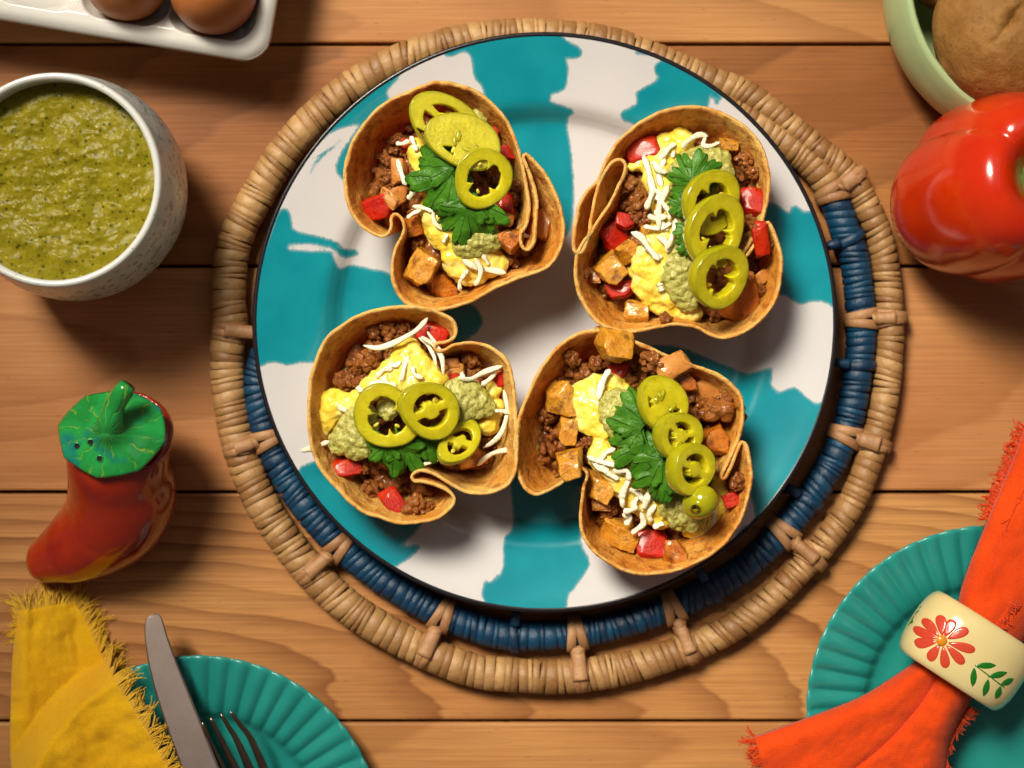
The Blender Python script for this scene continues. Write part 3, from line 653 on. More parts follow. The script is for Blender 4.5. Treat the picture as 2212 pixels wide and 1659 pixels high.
PIECES = {
 1: [('P', 600, 1320, 250, 1.15, 60, .004, 'large browned potato cube at the lower left of the upper left taco'), ('S', 1190, 1140, 170, 1.1, 0, .002), ('O', 440, 830, 140, 1.2, 30, .003), ('O', 370, 850, 130, 1.8, -40, .005), ('O', 1395, 1010, 190, 1.25, 70, -.002, 'lone onion piece resting on the right flap of the upper left taco'),
     ('S', 725, 1440, 175, 1, 10, .001), ('S', 540, 1030, 150, 1, 20, 0), ('R', 310, 910, 210, 1.2, 20, .003), ('R', 490, 490, 100, 1, 0, .004), ('R', 1160, 870, 130, .8, 0, .004), ('R', 1165, 540, 100, 1, 0, .003), ('R', 1075, 405, 90, 1, 0, .002),
     ('M', 430, 460, 130), ('M', 370, 610, 140), ('M', 345, 735, 130), ('M', 420, 720, 110), ('M', 1220, 760, 130), ('M', 1200, 860, 140), ('M', 540, 960, 120), ('O', 430, 670, 150, .6, 10, .002), ('O', 1150, 990, 130, 1, 0, .004), ('M', 540, 1180, 110), ('M', 400, 540, 100), ('M', 1205, 960, 100), ('M', 1180, 1280, 130)],
 2: [('P', 325, 1165, 205, 1, 40, .004), ('P', 480, 1460, 195, .95, 0, .002, 'golden potato cube at the bottom rim of the upper right taco'), ('S', 1190, 1330, 280, .75, -15, .003, 'biggest spiced potato chunk, at the lower right of the upper right taco'), ('P', 1100, 330, 130, 1.2, 0, .004), ('P', 440, 1040, 150, 1, 30, .001), ('O', 190, 1210, 110, 1.3, 0, .003), ('O', 1345, 1210, 110, 1.4, 40, -.001),
     ('R', 530, 345, 210, 1.6, 25, .004, 'curved strip of red pepper under the egg of the upper right taco'), ('R', 1275, 690, 190, 1.0, 0, .004), ('R', 410, 840, 130, 1.2, -20, .004), ('R', 330, 930, 190, 1, 40, .0), ('R', 385, 1300, 160, 1.5, 10, .003), ('R', 1320, 960, 170, .4, 10, .004, 'thin upright strip of red pepper on the right rim of the upper right taco'),
     ('M', 440, 600, 170), ('M', 500, 690, 200, 1, None, .005, 'large meat crumble left of the cheese in the upper right taco'), ('M', 515, 820, 160, 1, None, .003), ('M', 1215, 430, 170), ('M', 1265, 510, 130), ('M', 1185, 530, 130), ('M', 1250, 830, 140), ('M', 1250, 1050, 130), ('M', 1390, 990, 90, 1, None, .004), ('M', 680, 1495, 120), ('M', 410, 730, 150), ('M', 1010, 1470, 140), ('M', 1290, 870, 110), ('M', 430, 470, 110), ('M', 150, 1190, 80, 1, None, .008), ('M', 560, 1260, 120), ('M', 1330, 1300, 110), ('P', 560, 900, 130, 1, 0, 0)],
 3: [('R', 405, 1205, 190, 1.25, 10, .002), ('R', 1020, 240, 210, 1.1, -25, .003, 'red pepper piece at the top right fold of the lower left taco'), ('R', 740, 1455, 180, .6, 35, -.003), ('R', 1500, 580, 120, 1, 20, .002), ('M', 600, 240, 150), ('M', 710, 225, 190), ('M', 820, 215, 150), ('M', 560, 430, 220, 1, None, .002), ('M', 390, 590, 190, 1, None, .001), ('M', 500, 590, 130), ('M', 540, 1225, 80, 1, None, .004), ('M', 590, 1360, 170, 1, None, .001), ('M', 900, 1480, 210, 1, None, -.003, 'large meat crumble in the bottom fold of the lower left taco'), ('M', 820, 1290, 90), ('M', 1300, 440, 170, 1, None, .0), ('M', 1420, 1010, 100), ('O', 1200, 510, 130, 1.2, 0, .002), ('S', 1310, 1130, 180, 1.2, 20, .001), ('M', 650, 340, 120), ('O', 1170, 460, 100, 1.5, 10, .003), ('M', 480, 510, 110), ('M', 1000, 1490, 110), ('M', 1230, 1180, 110), ('R', 1180, 570, 110, 1.3, 10, .003)],
 4: [('P', 700, 150, 240, 1.1, -15, .008, 'tall charred potato cube at the top rim of the lower right taco'), ('P', 350, 485, 200, .9, 0, .005), ('P', 400, 700, 175, .75, -10, .003), ('P', 410, 925, 190, .85, 10, .001), ('P', 590, 1060, 190, 1.2, -25, .002), ('P', 725, 1355, 210, 1.25, -15, .001), ('S', 1345, 770, 190, 1, 35, .006, 'square potato cube right of the jalapeno slices in the lower right taco'), ('O', 1080, 280, 200, 1.5, 30, .005), ('S', 1130, 370, 140, 1, 0, .005),
     ('R', 935, 1420, 215, 1.2, 5, .005, 'bright red pepper cube at the bottom of the lower right taco'), ('R', 1455, 1135, 110, 1.2, 20, .001), ('R', 720, 320, 130, 1.2, 0, .002), ('S', 1080, 1480, 150, 1, 0, -.003),
     ('M', 410, 230, 140), ('M', 400, 315, 140), ('M', 490, 330, 170, 1, None, .003), ('M', 570, 260, 130, 1, None, .006), ('M', 820, 280, 190), ('M', 940, 250, 190, 1, None, .002), ('M', 1150, 480, 170), ('M', 1370, 580, 280, 1.1, 0, .004, 'largest meat crumble, by the right rim of the lower right taco'), ('M', 790, 370, 170), ('M', 270, 600, 140), ('M', 510, 770, 110, 1, None, .004), ('M', 660, 1190, 140), ('O', 610, 1170, 110, 1.4, 0, .003), ('M', 1480, 1020, 150, 1, None, .004), ('M', 900, 370, 140), ('O', 1270, 440, 180, 1.2, 30, .001), ('M', 1260, 520, 140), ('M', 1210, 610, 120), ('M', 1420, 490, 110), ('M', 650, 1270, 120), ('M', 330, 380, 100), ('M', 490, 880, 100)],
}
for t in PIECES:
    for a in PIECES[t]: piece(t, *a)

# ---- egg and salsa: lumpy masses filling a drawn outline
def mass(t, name, poly, z0, rr, dens, voxel, mat, seed, edge=.75, smooth=2, disp=None, squash=1.0):
    rnd = random.Random(seed); Q = crom([RW(t, x, y, z0)[:2] for x, y in poly], len(poly) * 4, True)
    lo, hi = Q.min(0), Q.max(0); area_ = 0
    N = int(dens * (hi[0] - lo[0]) * (hi[1] - lo[1]) / (rr[0] * rr[0]))
    X = np.array([[rnd.uniform(lo[0], hi[0]), rnd.uniform(lo[1], hi[1])] for _ in range(N)]); d = sdist(Q, X[:, 0], X[:, 1]); cs = []; rs = []
    for (x, y), dd in zip(X, d):
        r = rnd.uniform(*rr)
        if dd < r * edge: continue
        zz = mound_z(t, x, y) + (z0 - .0475) - r * .15 + min(dd, .008) * .28 + rnd.uniform(-.0008, .0008); cs.append((x, y, zz)); rs.append(r)
    me = blob_mesh(name, cs, rs, voxel, smooth, squash)
    if disp: displace(me, disp[0], disp[1], 3, seed)
    return place_mesh(name, me, mat)
EGG = {1: [[(540,400),(480,540),(520,640),(600,820),(570,900),(600,1050),(640,1150),(720,1230),(740,1330),(800,1410),(900,1440),(1020,1400),(1150,1340),(1175,1260),(1110,1200),(1050,1150),(1090,1080),(1130,930),(1050,890),(900,890),(800,760),(760,600),(620,480)]],
       2: [[(410,400),(430,485),(530,500),(520,570),(560,640),(600,780),(560,900),(500,1000),(455,1090),(440,1230),(500,1350),(590,1440),(720,1480),(800,1540),(900,1545),(940,1470),(900,1400),(820,1380),(800,1200),(800,1000),(800,800),(760,550),(780,430),(890,330),(875,220),(790,160),(740,205),(635,240),(600,350),(540,375)]],
       3: [[(170,750),(195,690),(300,630),(400,670),(480,640),(560,540),(680,450),(760,320),(870,275),(930,310),(1000,410),(1060,490),(1140,575),(1100,640),(900,700),(700,720),(540,780),(400,850),(310,930),(240,1015),(200,995),(185,870)], [(1390,590),(1500,590),(1545,700),(1535,820),(1500,950),(1420,975),(1340,900),(1390,840),(1440,740)]],
       4: [[(500,355),(640,325),(700,345),(770,390),(790,440),(690,500),(650,600),(680,700),(650,760),(760,860),(840,980),(930,1060),(1010,1100),(1060,1200),(1060,1335),(940,1320),(850,1260),(760,1210),(700,1120),(640,1030),(560,950),(510,870),(540,780),(560,740),(470,735),(435,650),(415,580),(378,530),(395,430)], [(1330,930),(1395,970),(1440,1100),(1485,1220),(1455,1325),(1380,1405),(1300,1455),(1180,1405),(1090,1370),(1120,1310),(1240,1290),(1300,1200),(1320,1080)]]}
SAL = {1: [[(790,1110),(790,1170),(830,1245),(900,1262),(1060,1215),(1115,1185),(1135,1120),(1070,1010),(1000,960),(880,1040)], [(940,230),(1010,270),(1030,350),(960,380),(900,300)]],
       2: [[(880,325),(1000,305),(1105,345),(1145,450),(1150,530),(1050,660),(900,660),(820,760),(830,950),(880,1130),(900,1280),(910,1400),(840,1460),(760,1410),(690,1310),(645,1200),(690,1060),(735,950),(720,700),(690,520),(715,450),(790,375)]],
       3: [[(420,790),(490,770),(600,760),(640,880),(620,1010),(580,1080),(545,1145),(470,1158),(400,1135),(290,1105),(262,1030),(300,930)], [(1120,600),(1250,555),(1365,605),(1435,680),(1480,760),(1465,835),(1350,860),(1220,890),(1120,800)], [(620,760),(740,690),(900,600),(940,640),(830,740),(760,850),(660,860)]],
       4: [[(610,470),(700,425),(780,435),(850,490),(800,600),(780,700),(800,800),(860,900),(920,1000),(970,1060),(900,1070),(820,1010),(750,880),(700,790),(640,700),(585,600)], [(990,1140),(1080,1110),(1160,1180),(1290,1245),(1310,1310),(1200,1365),(1070,1340),(1030,1275),(975,1220)]]}
for t in TACO:
    for k, P in enumerate(EGG[t]):
        o = mass(t, 'scrambled_egg', P, .0515, (.0018, .0050), 4.2, .00075, M_egg, 100 * t + k, .82, 2, (.0011, 210), .85)
        tag(o, {(1, 0): 'yellow scrambled egg with a salsa dollop in the upper left taco', (2, 0): 'yellow scrambled egg under white cheese in the upper right taco', (3, 0): 'large yellow scrambled egg mass filling the left of the lower left taco', (3, 1): 'small yellow egg patch at the right rim of the lower left taco',
                (4, 0): 'yellow scrambled egg along the left of the lower right taco', (4, 1): 'yellow egg patch below the jalapeno tip in the lower right taco'}[(t, k)], 'egg', 'scrambled egg in the %s' % TACO[t])
    for k, P in enumerate(SAL[t]):
        o = mass(t, 'salsa_dollop', P, .0560, (.0016, .0030), 5.0, .0006, M_salsa, 200 * t + k, .8, 1, (.0008, 420), .9)
        tag(o, {(1, 0): 'green salsa dollop under the cilantro of the upper left taco', (1, 1): 'small green salsa dab behind the jalapenos of the upper left taco', (2, 0): 'long green salsa dollop down the middle of the upper right taco', (3, 0): 'green salsa dollop left of the jalapenos in the lower left taco',
                (3, 1): 'green salsa dollop right of the jalapenos in the lower left taco', (3, 2): 'green salsa seen through the left jalapeno ring of the lower left taco', (4, 0): 'long green salsa dollop left of the cilantro in the lower right taco', (4, 1): 'green salsa dollop under the jalapeno tip of the lower right taco'}[(t, k)], 'salsa', 'salsa dollops in the %s' % TACO[t])

# ---- jalapeno slices
def curve_solid(name, loops, thick, bev):
    cu = bpy.data.curves.new(name, 'CURVE'); cu.dimensions = '2D'; cu.fill_mode = 'BOTH'; cu.extrude = max(thick / 2 - bev, .0002); cu.bevel_depth = bev; cu.bevel_resolution = 2; cu.offset = -bev
    for L in loops:
        s = cu.splines.new('POLY'); s.points.add(len(L) - 1); s.use_cyclic_u = True
        for q, (x, y) in zip(s.points, L): q.co = (x, y, 0, 1)
    o = bpy.data.objects.new(name, cu); col.objects.link(o); me = evaluated(o); bpy.data.objects.remove(o); bpy.data.curves.remove(cu)
    me.name = name; return me
def wob_loop(rx, ry, cx=0, cy=0, n=64, amp=.05, seed=0, jag=0, a0=0, a1=2 * PI, rin=None):
    L = []
    for k in range(n):
        a = 2 * PI * k / n
        q = 1 + amp * (math.sin(2 * a + seed) * .5 + math.sin(3 * a + seed * 2.1) * .6) + jag * mnoise.noise(Vector((math.cos(a) * 3 + seed, math.sin(a) * 3, seed)))
        L.append((cx + rx * q * math.cos(a), cy + ry * q * math.sin(a)))
    return L
def sector_loop(r0, r1, a0, a1, seed, n=22):
    """a cavity: sector between radii, ragged on the membrane side"""
    L = []
    for k in range(n):
        a = a0 + (a1 - a0) * k / (n - 1); L.append((r1 * math.cos(a), r1 * math.sin(a)))
    for k in range(n):
        a = a1 + (a0 - a1) * (k + .5) / n; r = r0 * (1 + .35 * mnoise.noise(Vector((a * 4, seed, 1)))) + (r1 - r0) * .12 * (1 + mnoise.noise(Vector((a * 9, seed, 5))))
        if k in (0, n - 1): r = (r0 + r1) / 2
        L.append((r * math.cos(a), r * math.sin(a)))
    return L
def jalapeno(t, x, y, Rz, asp, rot, tilt, taz, th, kind, z, lab, seed):
    """Rz: long half-width in zoomed px; tilt (deg) lifting the side at azimuth taz"""
    th = th if kind == 'cap' else th * .82
    rnd = random.Random(seed); p = RW(t, x, y, z); r = rlen(t, Rz, z); rx, ry = r, r * asp
    root = empty('jalapeno_slice', tuple(p)); parts = []
    sq = lambda L: [(a, b * asp) for a, b in L]
    outer = wob_loop(rx, ry, 0, 0, 96, .055, seed); loops = [outer]; wall = .60
    if kind == 'ring':
        L = []
        for k in range(90):
            a = 2 * PI * k / 90; q = wall + .02 * math.sin(3 * a + seed)
            for b, wd, dp in ((seed * 1.3, .16, .30), (seed * 1.3 + 2.2 + rnd.random() * .2, .13, .26), (seed * 1.3 + 4.2, .11, .2)):
                dd = abs((a - b + PI) % (2 * PI) - PI); q -= dp * math.exp(-(dd / wd) ** 2)
            q += .03 * mnoise.noise(Vector((math.cos(a) * 5, math.sin(a) * 5, seed)))
            L.append((q * rx * math.cos(a), q * ry * math.sin(a)))
        loops.append(L)
    elif kind in ('two', 'three'):
        m = 2 if kind == 'two' else 3
        for k in range(m):
            a0 = seed * .9 + 2 * PI * k / m + .28; a1 = seed * .9 + 2 * PI * (k + 1) / m - .22
            loops.append(sq(sector_loop(.26 * r, wall * r, a0, a1, seed + k)))
    elif kind == 'full':
        loops.append(sq(sector_loop(.42 * r, .68 * r, -1.1 + seed * .1, -.35 + seed * .1, seed))); loops.append(sq(sector_loop(.5 * r, .66 * r, 3.9, 4.5, seed)))
    if kind == 'cap':
        V = []; nn = 40; mm = 16
        for j in range(mm):
            f = j / (mm - 1); rr = math.sqrt(max(0, 1 - (f * .98) ** 2.4)) ; zz = f * 1.0
            for k in range(nn):
                a = 2 * PI * k / nn; V.append((rx * rr * math.cos(a), ry * rr * math.sin(a), th * zz))
        F = grid_faces(mm, nn, False, True); F.append(tuple(range(nn))); F.append(tuple(range((mm - 1) * nn, mm * nn)))
        me = bpy.data.meshes.new('skin'); me.from_pydata(V, [], F); me.update(); parts.append(('skin', me, M_skin))
        me = curve_solid('flesh', [wob_loop(rx * .95, ry * .95, 0, 0, 60, .02, seed), wob_loop(rx * .5, ry * .5, 0, 0, 40, .1, seed)], .0012, .0002); parts.append(('flesh', me, M_flesh))
    else:
        me = curve_solid('flesh', loops, th, .0005); parts.append(('flesh', me, M_flesh))
        V = []; n = len(outer); prof = [(-.5, .975), (-.42, 1.012), (0, 1.028), (.42, 1.012), (.5, .975)]
        for h, q in prof:
            for a, b in outer: V.append((a * q, b * q, h * th * 1.0))
        F = grid_faces(len(prof), n, False, True)
        me = bpy.data.meshes.new('skin'); me.from_pydata(V, [], F); me.update(); parts.append(('skin', me, M_skin))
        # seeds and pith in the middle
        ns = {'ring': 2, 'two': 4, 'three': 5, 'full': 4}[kind]
        for k in range(ns):
            a = rnd.uniform(0, 6.28); q = rnd.uniform(.05, .42) if kind != 'ring' else rnd.uniform(.4, .55)
            c = np.array([q * rx * math.cos(a), q * ry * math.sin(a), (.30 if kind == 'full' else rnd.uniform(-.2, .35)) * th]); e = np.array([rnd.uniform(.0010, .0017), rnd.uniform(.0007, .0011), .0006])
            if kind == 'full': e = e * (1.7, 1.2, 1.0); c[2] = th * .5 + .0001
            ca, sa = math.cos(a * 3), math.sin(a * 3); v0 = ICO2[0] * e; v1 = np.stack([v0[:, 0] * ca - v0[:, 1] * sa, v0[:, 0] * sa + v0[:, 1] * ca, v0[:, 2]], 1) + c
            me = bpy.data.meshes.new('seed'); me.from_pydata(v1.tolist(), [], ICO2[1]); me.update(); parts.append(('seed', me, M_seed if kind != 'full' else M_flesh))
    ax = Vector((-math.sin(R(taz)), math.cos(R(taz)), 0)); Mx = Matrix.Rotation(-R(tilt), 4, ax) @ Matrix.Rotation(R(rot), 4, 'Z')
    for nm, me, mt in parts:
        me.transform(Mx); me.materials.clear(); o = link(nm, me, mt, None); o.parent = root
    tag(root, lab, 'jalapeno', 'jalapeno slices on the %s' % TACO[t])
# azimuths: 0 = right of the photo, 90 = top
JAL = [
 (1, 738, 335, 250, .74, -22, 12, 190, .0050, 'three', .0605, 'topmost pickled jalapeno slice on the upper left taco', 3),
 (1, 872, 465, 258, .72, -20, 8, 210, .0042, 'full', .0660, 'middle jalapeno slice with closed centre on the upper left taco', 2),
 (1, 1002, 716, 212, .88, 55, 16, 140, .0040, 'ring', .0665, 'lowest jalapeno ring beside the cilantro on the upper left taco', 5),
 (2, 985, 705, 225, .90, 48, 26, 165, .0060, 'ring', .0660, 'uppermost jalapeno ring of three on the upper right taco', 1),
 (2, 1010, 900, 245, .88, 60, 28, 160, .0065, 'ring', .0695, 'middle jalapeno ring of three on the upper right taco', 7),
 (2, 1040, 1210, 225, .92, 55, 32, 150, .0070, 'ring', .0700, 'lowest jalapeno ring of three on the upper right taco', 4),
 (3, 695, 838, 250, .86, -48, 6, 130, .0055, 'ring', .0630, 'left jalapeno ring with open holes on the lower left taco', 6),
 (3, 1003, 793, 225, .90, -30, 22, 165, .0070, 'two', .0660, 'thick middle jalapeno slice with two holes on the lower left taco', 8),
 (3, 1222, 1030, 200, .62, 52, 28, 240, .0050, 'two', .0590, 'shaded right jalapeno slice tipped down on the lower left taco', 9),
 (4, 995, 520, 188, .86, -58, 22, 195, .0065, 'full', .0650, 'topmost jalapeno slice with closed centre on the lower right taco', 11),
 (4, 1095, 730, 172, .88, -10, 30, 175, .0080, 'three', .0670, 'second jalapeno slice from the top on the lower right taco', 12),
 (4, 1175, 940, 172, .95, 20, 34, 175, .0090, 'two', .0690, 'thick third jalapeno slice from the top on the lower right taco', 13),
 (4, 1246, 1150, 125, .88, 35, 30, 40, .0080, 'cap', .0660, 'solid rounded jalapeno tip on the lower right taco', 14),
]
for a in JAL: jalapeno(*a)

# ---- cilantro
def leaf_mesh(size, seed, curl=.32):
    rnd = random.Random(seed); na, nr = 181, 9; V = []; UV = []
    lob = [(-1.5, .74, .44), (-.74, .92, .42), (0, 1.0, .44), (.74, .92, .42), (1.5, .76, .44)]
    for k in range(na):
        a = -2.05 + 4.1 * k / (na - 1); r = .58
        for c, h, wd in lob:
            c += rnd.uniform(-.0, .0); r = max(r, h * max(0, 1 - (abs(a - c) / wd) ** 2.4 * .55))
        r *= 1 - .17 * (1 - abs(math.sin(a * 8.2 + seed)) ** .8) + .05 * mnoise.noise(Vector((a * 3, seed, 0)))
        r *= 1 if abs(a) < 1.75 else max(.25, 1 - (abs(a) - 1.75) * 2)
        for j in range(nr):
            f = (j / (nr - 1)) ** .8; rr = r * f
            z = .15 * math.cos(a * 4.3) * f * f * r - curl * (rr ** 2) + .05 * mnoise.noise(Vector((rr * math.cos(a) * 2.4 + seed, rr * math.sin(a) * 2.4, seed)))
            V.append((rr * math.cos(a) * size, rr * math.sin(a) * size, z * size)); UV.append((k / (na - 1), f))
    return V, grid_faces(na, nr), UV
def sprig(t, leaves, stem, lab):
    p0 = RW(t, leaves[0][0], leaves[0][1], .062); root = empty('cilantro_sprig', tuple(p0))
    for k, (x, y, size, ang, z, tilt) in enumerate(leaves):
        p = RW(t, x, y, z); V, F, UV = leaf_mesh(rlen(t, size * 1.06, z), t * 17 + k * 5 + 1)
        M = Matrix.Translation(Vector(p)) @ Matrix.Rotation(R(ang), 4, 'Z') @ Matrix.Rotation(R(-tilt), 4, 'Y')
        V = [tuple(M @ Vector(v)) for v in V]
        o = mk('leaf', V, F, M_leaf, root, uvs=UV); m = o.modifiers.new('thickness', 'SOLIDIFY'); m.thickness = .00035; m.offset = 0
    P = crom([RW(t, x, y, z) for x, y, z in stem], 14); V, F = tube(P, .0006, .0006, 6); mk('stem', V, F, M_leaf, root)
    tag(root, lab, 'cilantro', 'cilantro sprigs on the tacos')
# leaf: base point x,y, length in zoomed px, pointing direction (deg, 90 = top), height, tip lift
sprig(1, [(800, 700, 330, 185, .0645, -6), (810, 640, 260, 130, .0650, 2), (930, 810, 290, 205, .0650, -4), (990, 880, 300, 235, .0640, -10), (900, 930, 260, 255, .0640, -12)], [(780, 620, .0625), (850, 760, .0630), (960, 900, .0620)], 'large green cilantro sprig across the middle of the upper left taco')
sprig(2, [(860, 560, 215, 70, .0640, 5), (900, 540, 185, 35, .0640, 0), (880, 590, 190, 160, .0635, 0), (800, 730, 110, 165, .0640, 0), (830, 900, 100, 190, .0640, 0), (850, 980, 110, 215, .0635, -5)], [(880, 560, .0625), (830, 760, .0625), (860, 1000, .0620)], 'cilantro leaves left of the jalapeno rings on the upper right taco')
sprig(3, [(770, 1030, 270, 265, .0615, -14), (830, 1060, 230, 300, .0600, -10), (700, 1040, 180, 225, .0610, -8), (950, 960, 240, 290, .0600, -8)], [(760, 900, .0615), (790, 1000, .0612), (900, 1000, .0605)], 'cilantro sprig hanging below the jalapenos of the lower left taco')
sprig(4, [(880, 640, 240, 120, .0640, 0), (860, 690, 220, 165, .0640, 0), (880, 780, 240, 215, .0640, -4), (1000, 880, 240, 170, .0640, 0), (1020, 950, 230, 205, .0635, -4), (1060, 1000, 180, 255, .0630, -6)], [(860, 560, .0625), (890, 760, .0625), (1060, 1040, .0615)], 'long cilantro sprig left of the jalapeno slices on the lower right taco')

# ---- cheese shreds
crnd = random.Random(5)
def shred(t, pts, w=26, dz=0.0, lab=None):
    zt = .0580 + dz
    P0 = np.array([RW(t, x, y, zt) for x, y in pts]); n = max(10, 7 * len(pts)); P = crom(P0, n) if len(P0) > 1 else P0
    for q in P:
        m = mound_z(t, q[0], q[1]); q[2] = m + (zt - .0475) + .0010 * mnoise.noise(Vector((q[0] * 150, q[1] * 150, crnd.random())))
    k = np.linspace(0, 1, n); wd = rlen(t, w * (1.05 if w < 40 else .95), zt) / 2 * (np.minimum(1, np.minimum(k, 1 - k) * 7 + .30)) * (1 + .18 * np.sin(k * 9 + crnd.random() * 6)); tw = np.linspace(crnd.uniform(-.7, .2), crnd.uniform(-.2, .7), n)
    V, F = tube(P, wd, wd * .28, 6, True, twist=tw * .9); o = mk('cheese_shred', V, F, M_cheese)
    l = np.linalg.norm(P[0] - P[-1]); desc = 'short white cheese shred' if l < .009 else ('long white cheese shred' if l > .020 else 'white cheese shred')
    tagfood(o, t, desc, 'cheese', 'cheese shreds', lab)
CH = {1: [([(405, 465), (450, 470), (500, 450)], 30), ([(505, 420), (530, 470), (550, 525)], 34), ([(415, 580), (440, 660), (480, 760)], 40), ([(490, 855), (510, 830), (540, 790)], 40), ([(520, 905), (590, 915), (660, 940)], 30), ([(485, 985), (530, 950), (580, 930)], 28), ([(710, 890), (668, 940), (675, 1010), (725, 1065)], 28), ([(860, 1265), (950, 1315), (1060, 1335), (1160, 1350)], 44, .001), ([(945, 1255), (985, 1330), (970, 1400), (940, 1435)], 36, .003), ([(900, 1330), (845, 1410), (845, 1475)], 28), ([(1205, 1100), (1250, 1080), (1300, 1100), (1350, 1095)], 26, .0, 'wavy cheese shred crossing the right fold of the upper left taco'), ([(760, 1090), (730, 1150)], 28), ([(1000, 1230), (1040, 1300)], 30)],
      2: [([(540, 380), (570, 480), (600, 620), (660, 710)], 52), ([(600, 620), (575, 690), (550, 755)], 38, .002), ([(700, 590), (680, 650), (640, 750), (640, 890)], 44, .001), ([(450, 910), (520, 950), (570, 1020), (640, 1100)], 50, .001), ([(530, 870), (640, 885), (730, 840)], 40), ([(750, 820), (725, 940), (690, 1030)], 30, .003), ([(690, 260), (730, 330), (740, 395)], 48, -.002), ([(800, 330), (850, 275), (920, 235), (985, 240)], 40, .001), ([(970, 245), (950, 305), (1000, 310), (1065, 280)], 32, .002), ([(640, 1255), (660, 1310)], 44), ([(560, 560), (620, 640), (690, 660)], 36), ([(610, 760), (660, 860), (700, 900)], 40), ([(540, 1000), (600, 1060), (660, 1080)], 34), ([(680, 400), (640, 520), (660, 600)], 44, -.001), ([(600, 420), (640, 480), (690, 500)], 50, .001), ([(560, 800), (620, 820), (690, 800)], 44, .001), ([(620, 940), (680, 980), (700, 1050)], 44, .001), ([(650, 700), (700, 760), (710, 830)], 40, .002), ([(590, 660), (640, 690), (640, 780)], 46, .0), ([(760, 290), (700, 340), (660, 400)], 46, .0)],
      3: [([(520, 325), (620, 345), (720, 320), (820, 270), (920, 205), (990, 120)], 44, .003, 'longest cheese shred lying across the top of the lower left taco'), ([(925, 270), (985, 320), (1035, 400), (1055, 480)], 26), ([(940, 265), (960, 275), (1040, 330), (1095, 420), (1105, 540)], 36, .002), ([(985, 225), (1030, 290), (1090, 370)], 26, .003), ([(850, 405), (820, 500), (800, 590)], 36), ([(1210, 560), (1300, 570), (1400, 520), (1540, 470)], 40, .002), ([(1380, 615), (1440, 570), (1480, 510)], 36), ([(45, 1100), (150, 1070), (270, 1025)], 40, .001, 'cheese shred sticking out over the left rim of the lower left taco'), ([(480, 625), (520, 660)], 50), ([(335, 770), (400, 800)], 48), ([(1475, 800), (1540, 805), (1600, 825)], 30, .001), ([(1540, 650), (1565, 800), (1530, 950), (1460, 1030), (1390, 1070)], 34), ([(890, 1265), (950, 1200), (1020, 1165), (1080, 1140)], 34), ([(1350, 1200), (1400, 1150), (1480, 1105), (1610, 1080)], 40, -.001), ([(620, 560), (680, 500), (740, 500)], 36), ([(560, 620), (650, 590), (720, 600)], 40), ([(1235, 520), (1245, 560)], 36), ([(700, 460), (760, 470), (800, 440)], 40), ([(880, 480), (900, 540), (960, 560)], 36), ([(640, 640), (700, 610), (770, 620)], 44)],
      4: [([(665, 300), (615, 380), (585, 500)], 50, .001), ([(695, 810), (640, 840), (600, 885), (550, 890)], 32), ([(515, 865), (600, 900), (680, 915), (745, 930)], 34, .001), ([(690, 965), (770, 958), (785, 1020)], 40, .002), ([(785, 1010), (745, 1110), (748, 1200)], 46, .001), ([(750, 1225), (800, 1215), (840, 1185)], 40, .002), ([(920, 1065), (905, 1130), (880, 1210)], 48, .001), ([(925, 1045), (970, 1080), (955, 1135)], 24, .002), ([(745, 1240), (795, 1265), (765, 1315)], 42), ([(865, 1230), (885, 1300), (840, 1345), (805, 1370)], 38, .001), ([(945, 1330), (1015, 1300)], 40), ([(1355, 1190), (1340, 1310), (1230, 1420)], 28, -.002), ([(680, 950), (760, 970)], 26, .001), ([(840, 1130), (800, 1200)], 40), ([(600, 920), (660, 980), (720, 1010)], 42), ([(780, 1080), (840, 1100), (880, 1160)], 44), ([(960, 1180), (920, 1240), (940, 1290)], 40), ([(540, 880), (580, 930), (640, 960)], 38)]}
for t in CH:
    for a in CH[t]: shred(t, *a)

# ================================================================== AROUND THE PLATE
def lpart(name, V, F, mat, root, smooth=True, uvs=None):
    o = mk(name, V, F, mat, None, smooth, center=False, uvs=uvs); o.parent = root; return o
# ---- speckled cup of green salsa
cxy = W(115, 388, .085); cup = empty('salsa_cup', (cxy[0], cxy[1], 0)); tag(cup, 'white speckled ceramic cup with green dotted pattern, full of green salsa', 'cup')
pr = [(0, .0005), (.026, .0005), (.029, .0000), (.031, .0015), (.0375, .010), (.0445, .024), (.0482, .042), (.0486, .052), (.0474, .066), (.0452, .079), (.0446, .0838), (.0437, .0852), (.0424, .0846), (.0416, .083), (.0420, .074), (.0430, .060), (.0425, .045), (.037, .022), (.02, .008), (0, .007)]
V, F = lathe(crom(pr, 90), 128)
n = NT('patterned_cup_glaze'); tc = n.coord('Object'); x, y, z = n.sep(tc)
ang = n.math('ARCTAN2', y, x); cmb = n.n('ShaderNodeCombineXYZ'); n.l(n.math('MULTIPLY', ang, .047), cmb.inputs[0]); n.l(z, cmb.inputs[1]); v2 = cmb.outputs[0]
big = n.n('ShaderNodeTexVoronoi'); n.l(v2, big.inputs[0]); big.inputs['Scale'].default_value = 38; big.feature = 'F1'
rings = n.math('SINE', n.math('MULTIPLY', big.outputs['Distance'], 34))
dots = n.voro(v2, 290); oval = n.ramp(dots, [(.0, .2), (.2, .45), (.34, 1.0), (.47, 0.0)])
msk = n.math('MULTIPLY', oval, n.ramp(rings, [(.0, 0.35), (.2, 1.0)]))
rad = n.math('SQRT', n.math('ADD', n.math('MULTIPLY', x, x), n.math('MULTIPLY', y, y)))
out = n.math('MULTIPLY', n.ramp(z, [(.012, 0.0), (.02, 1.0), (.076, 1.0), (.080, 0.0)]), n.math('GREATER_THAN', rad, n.ramp(z, [(.0, .026), (.03, .0445), (.085, .0435)])))
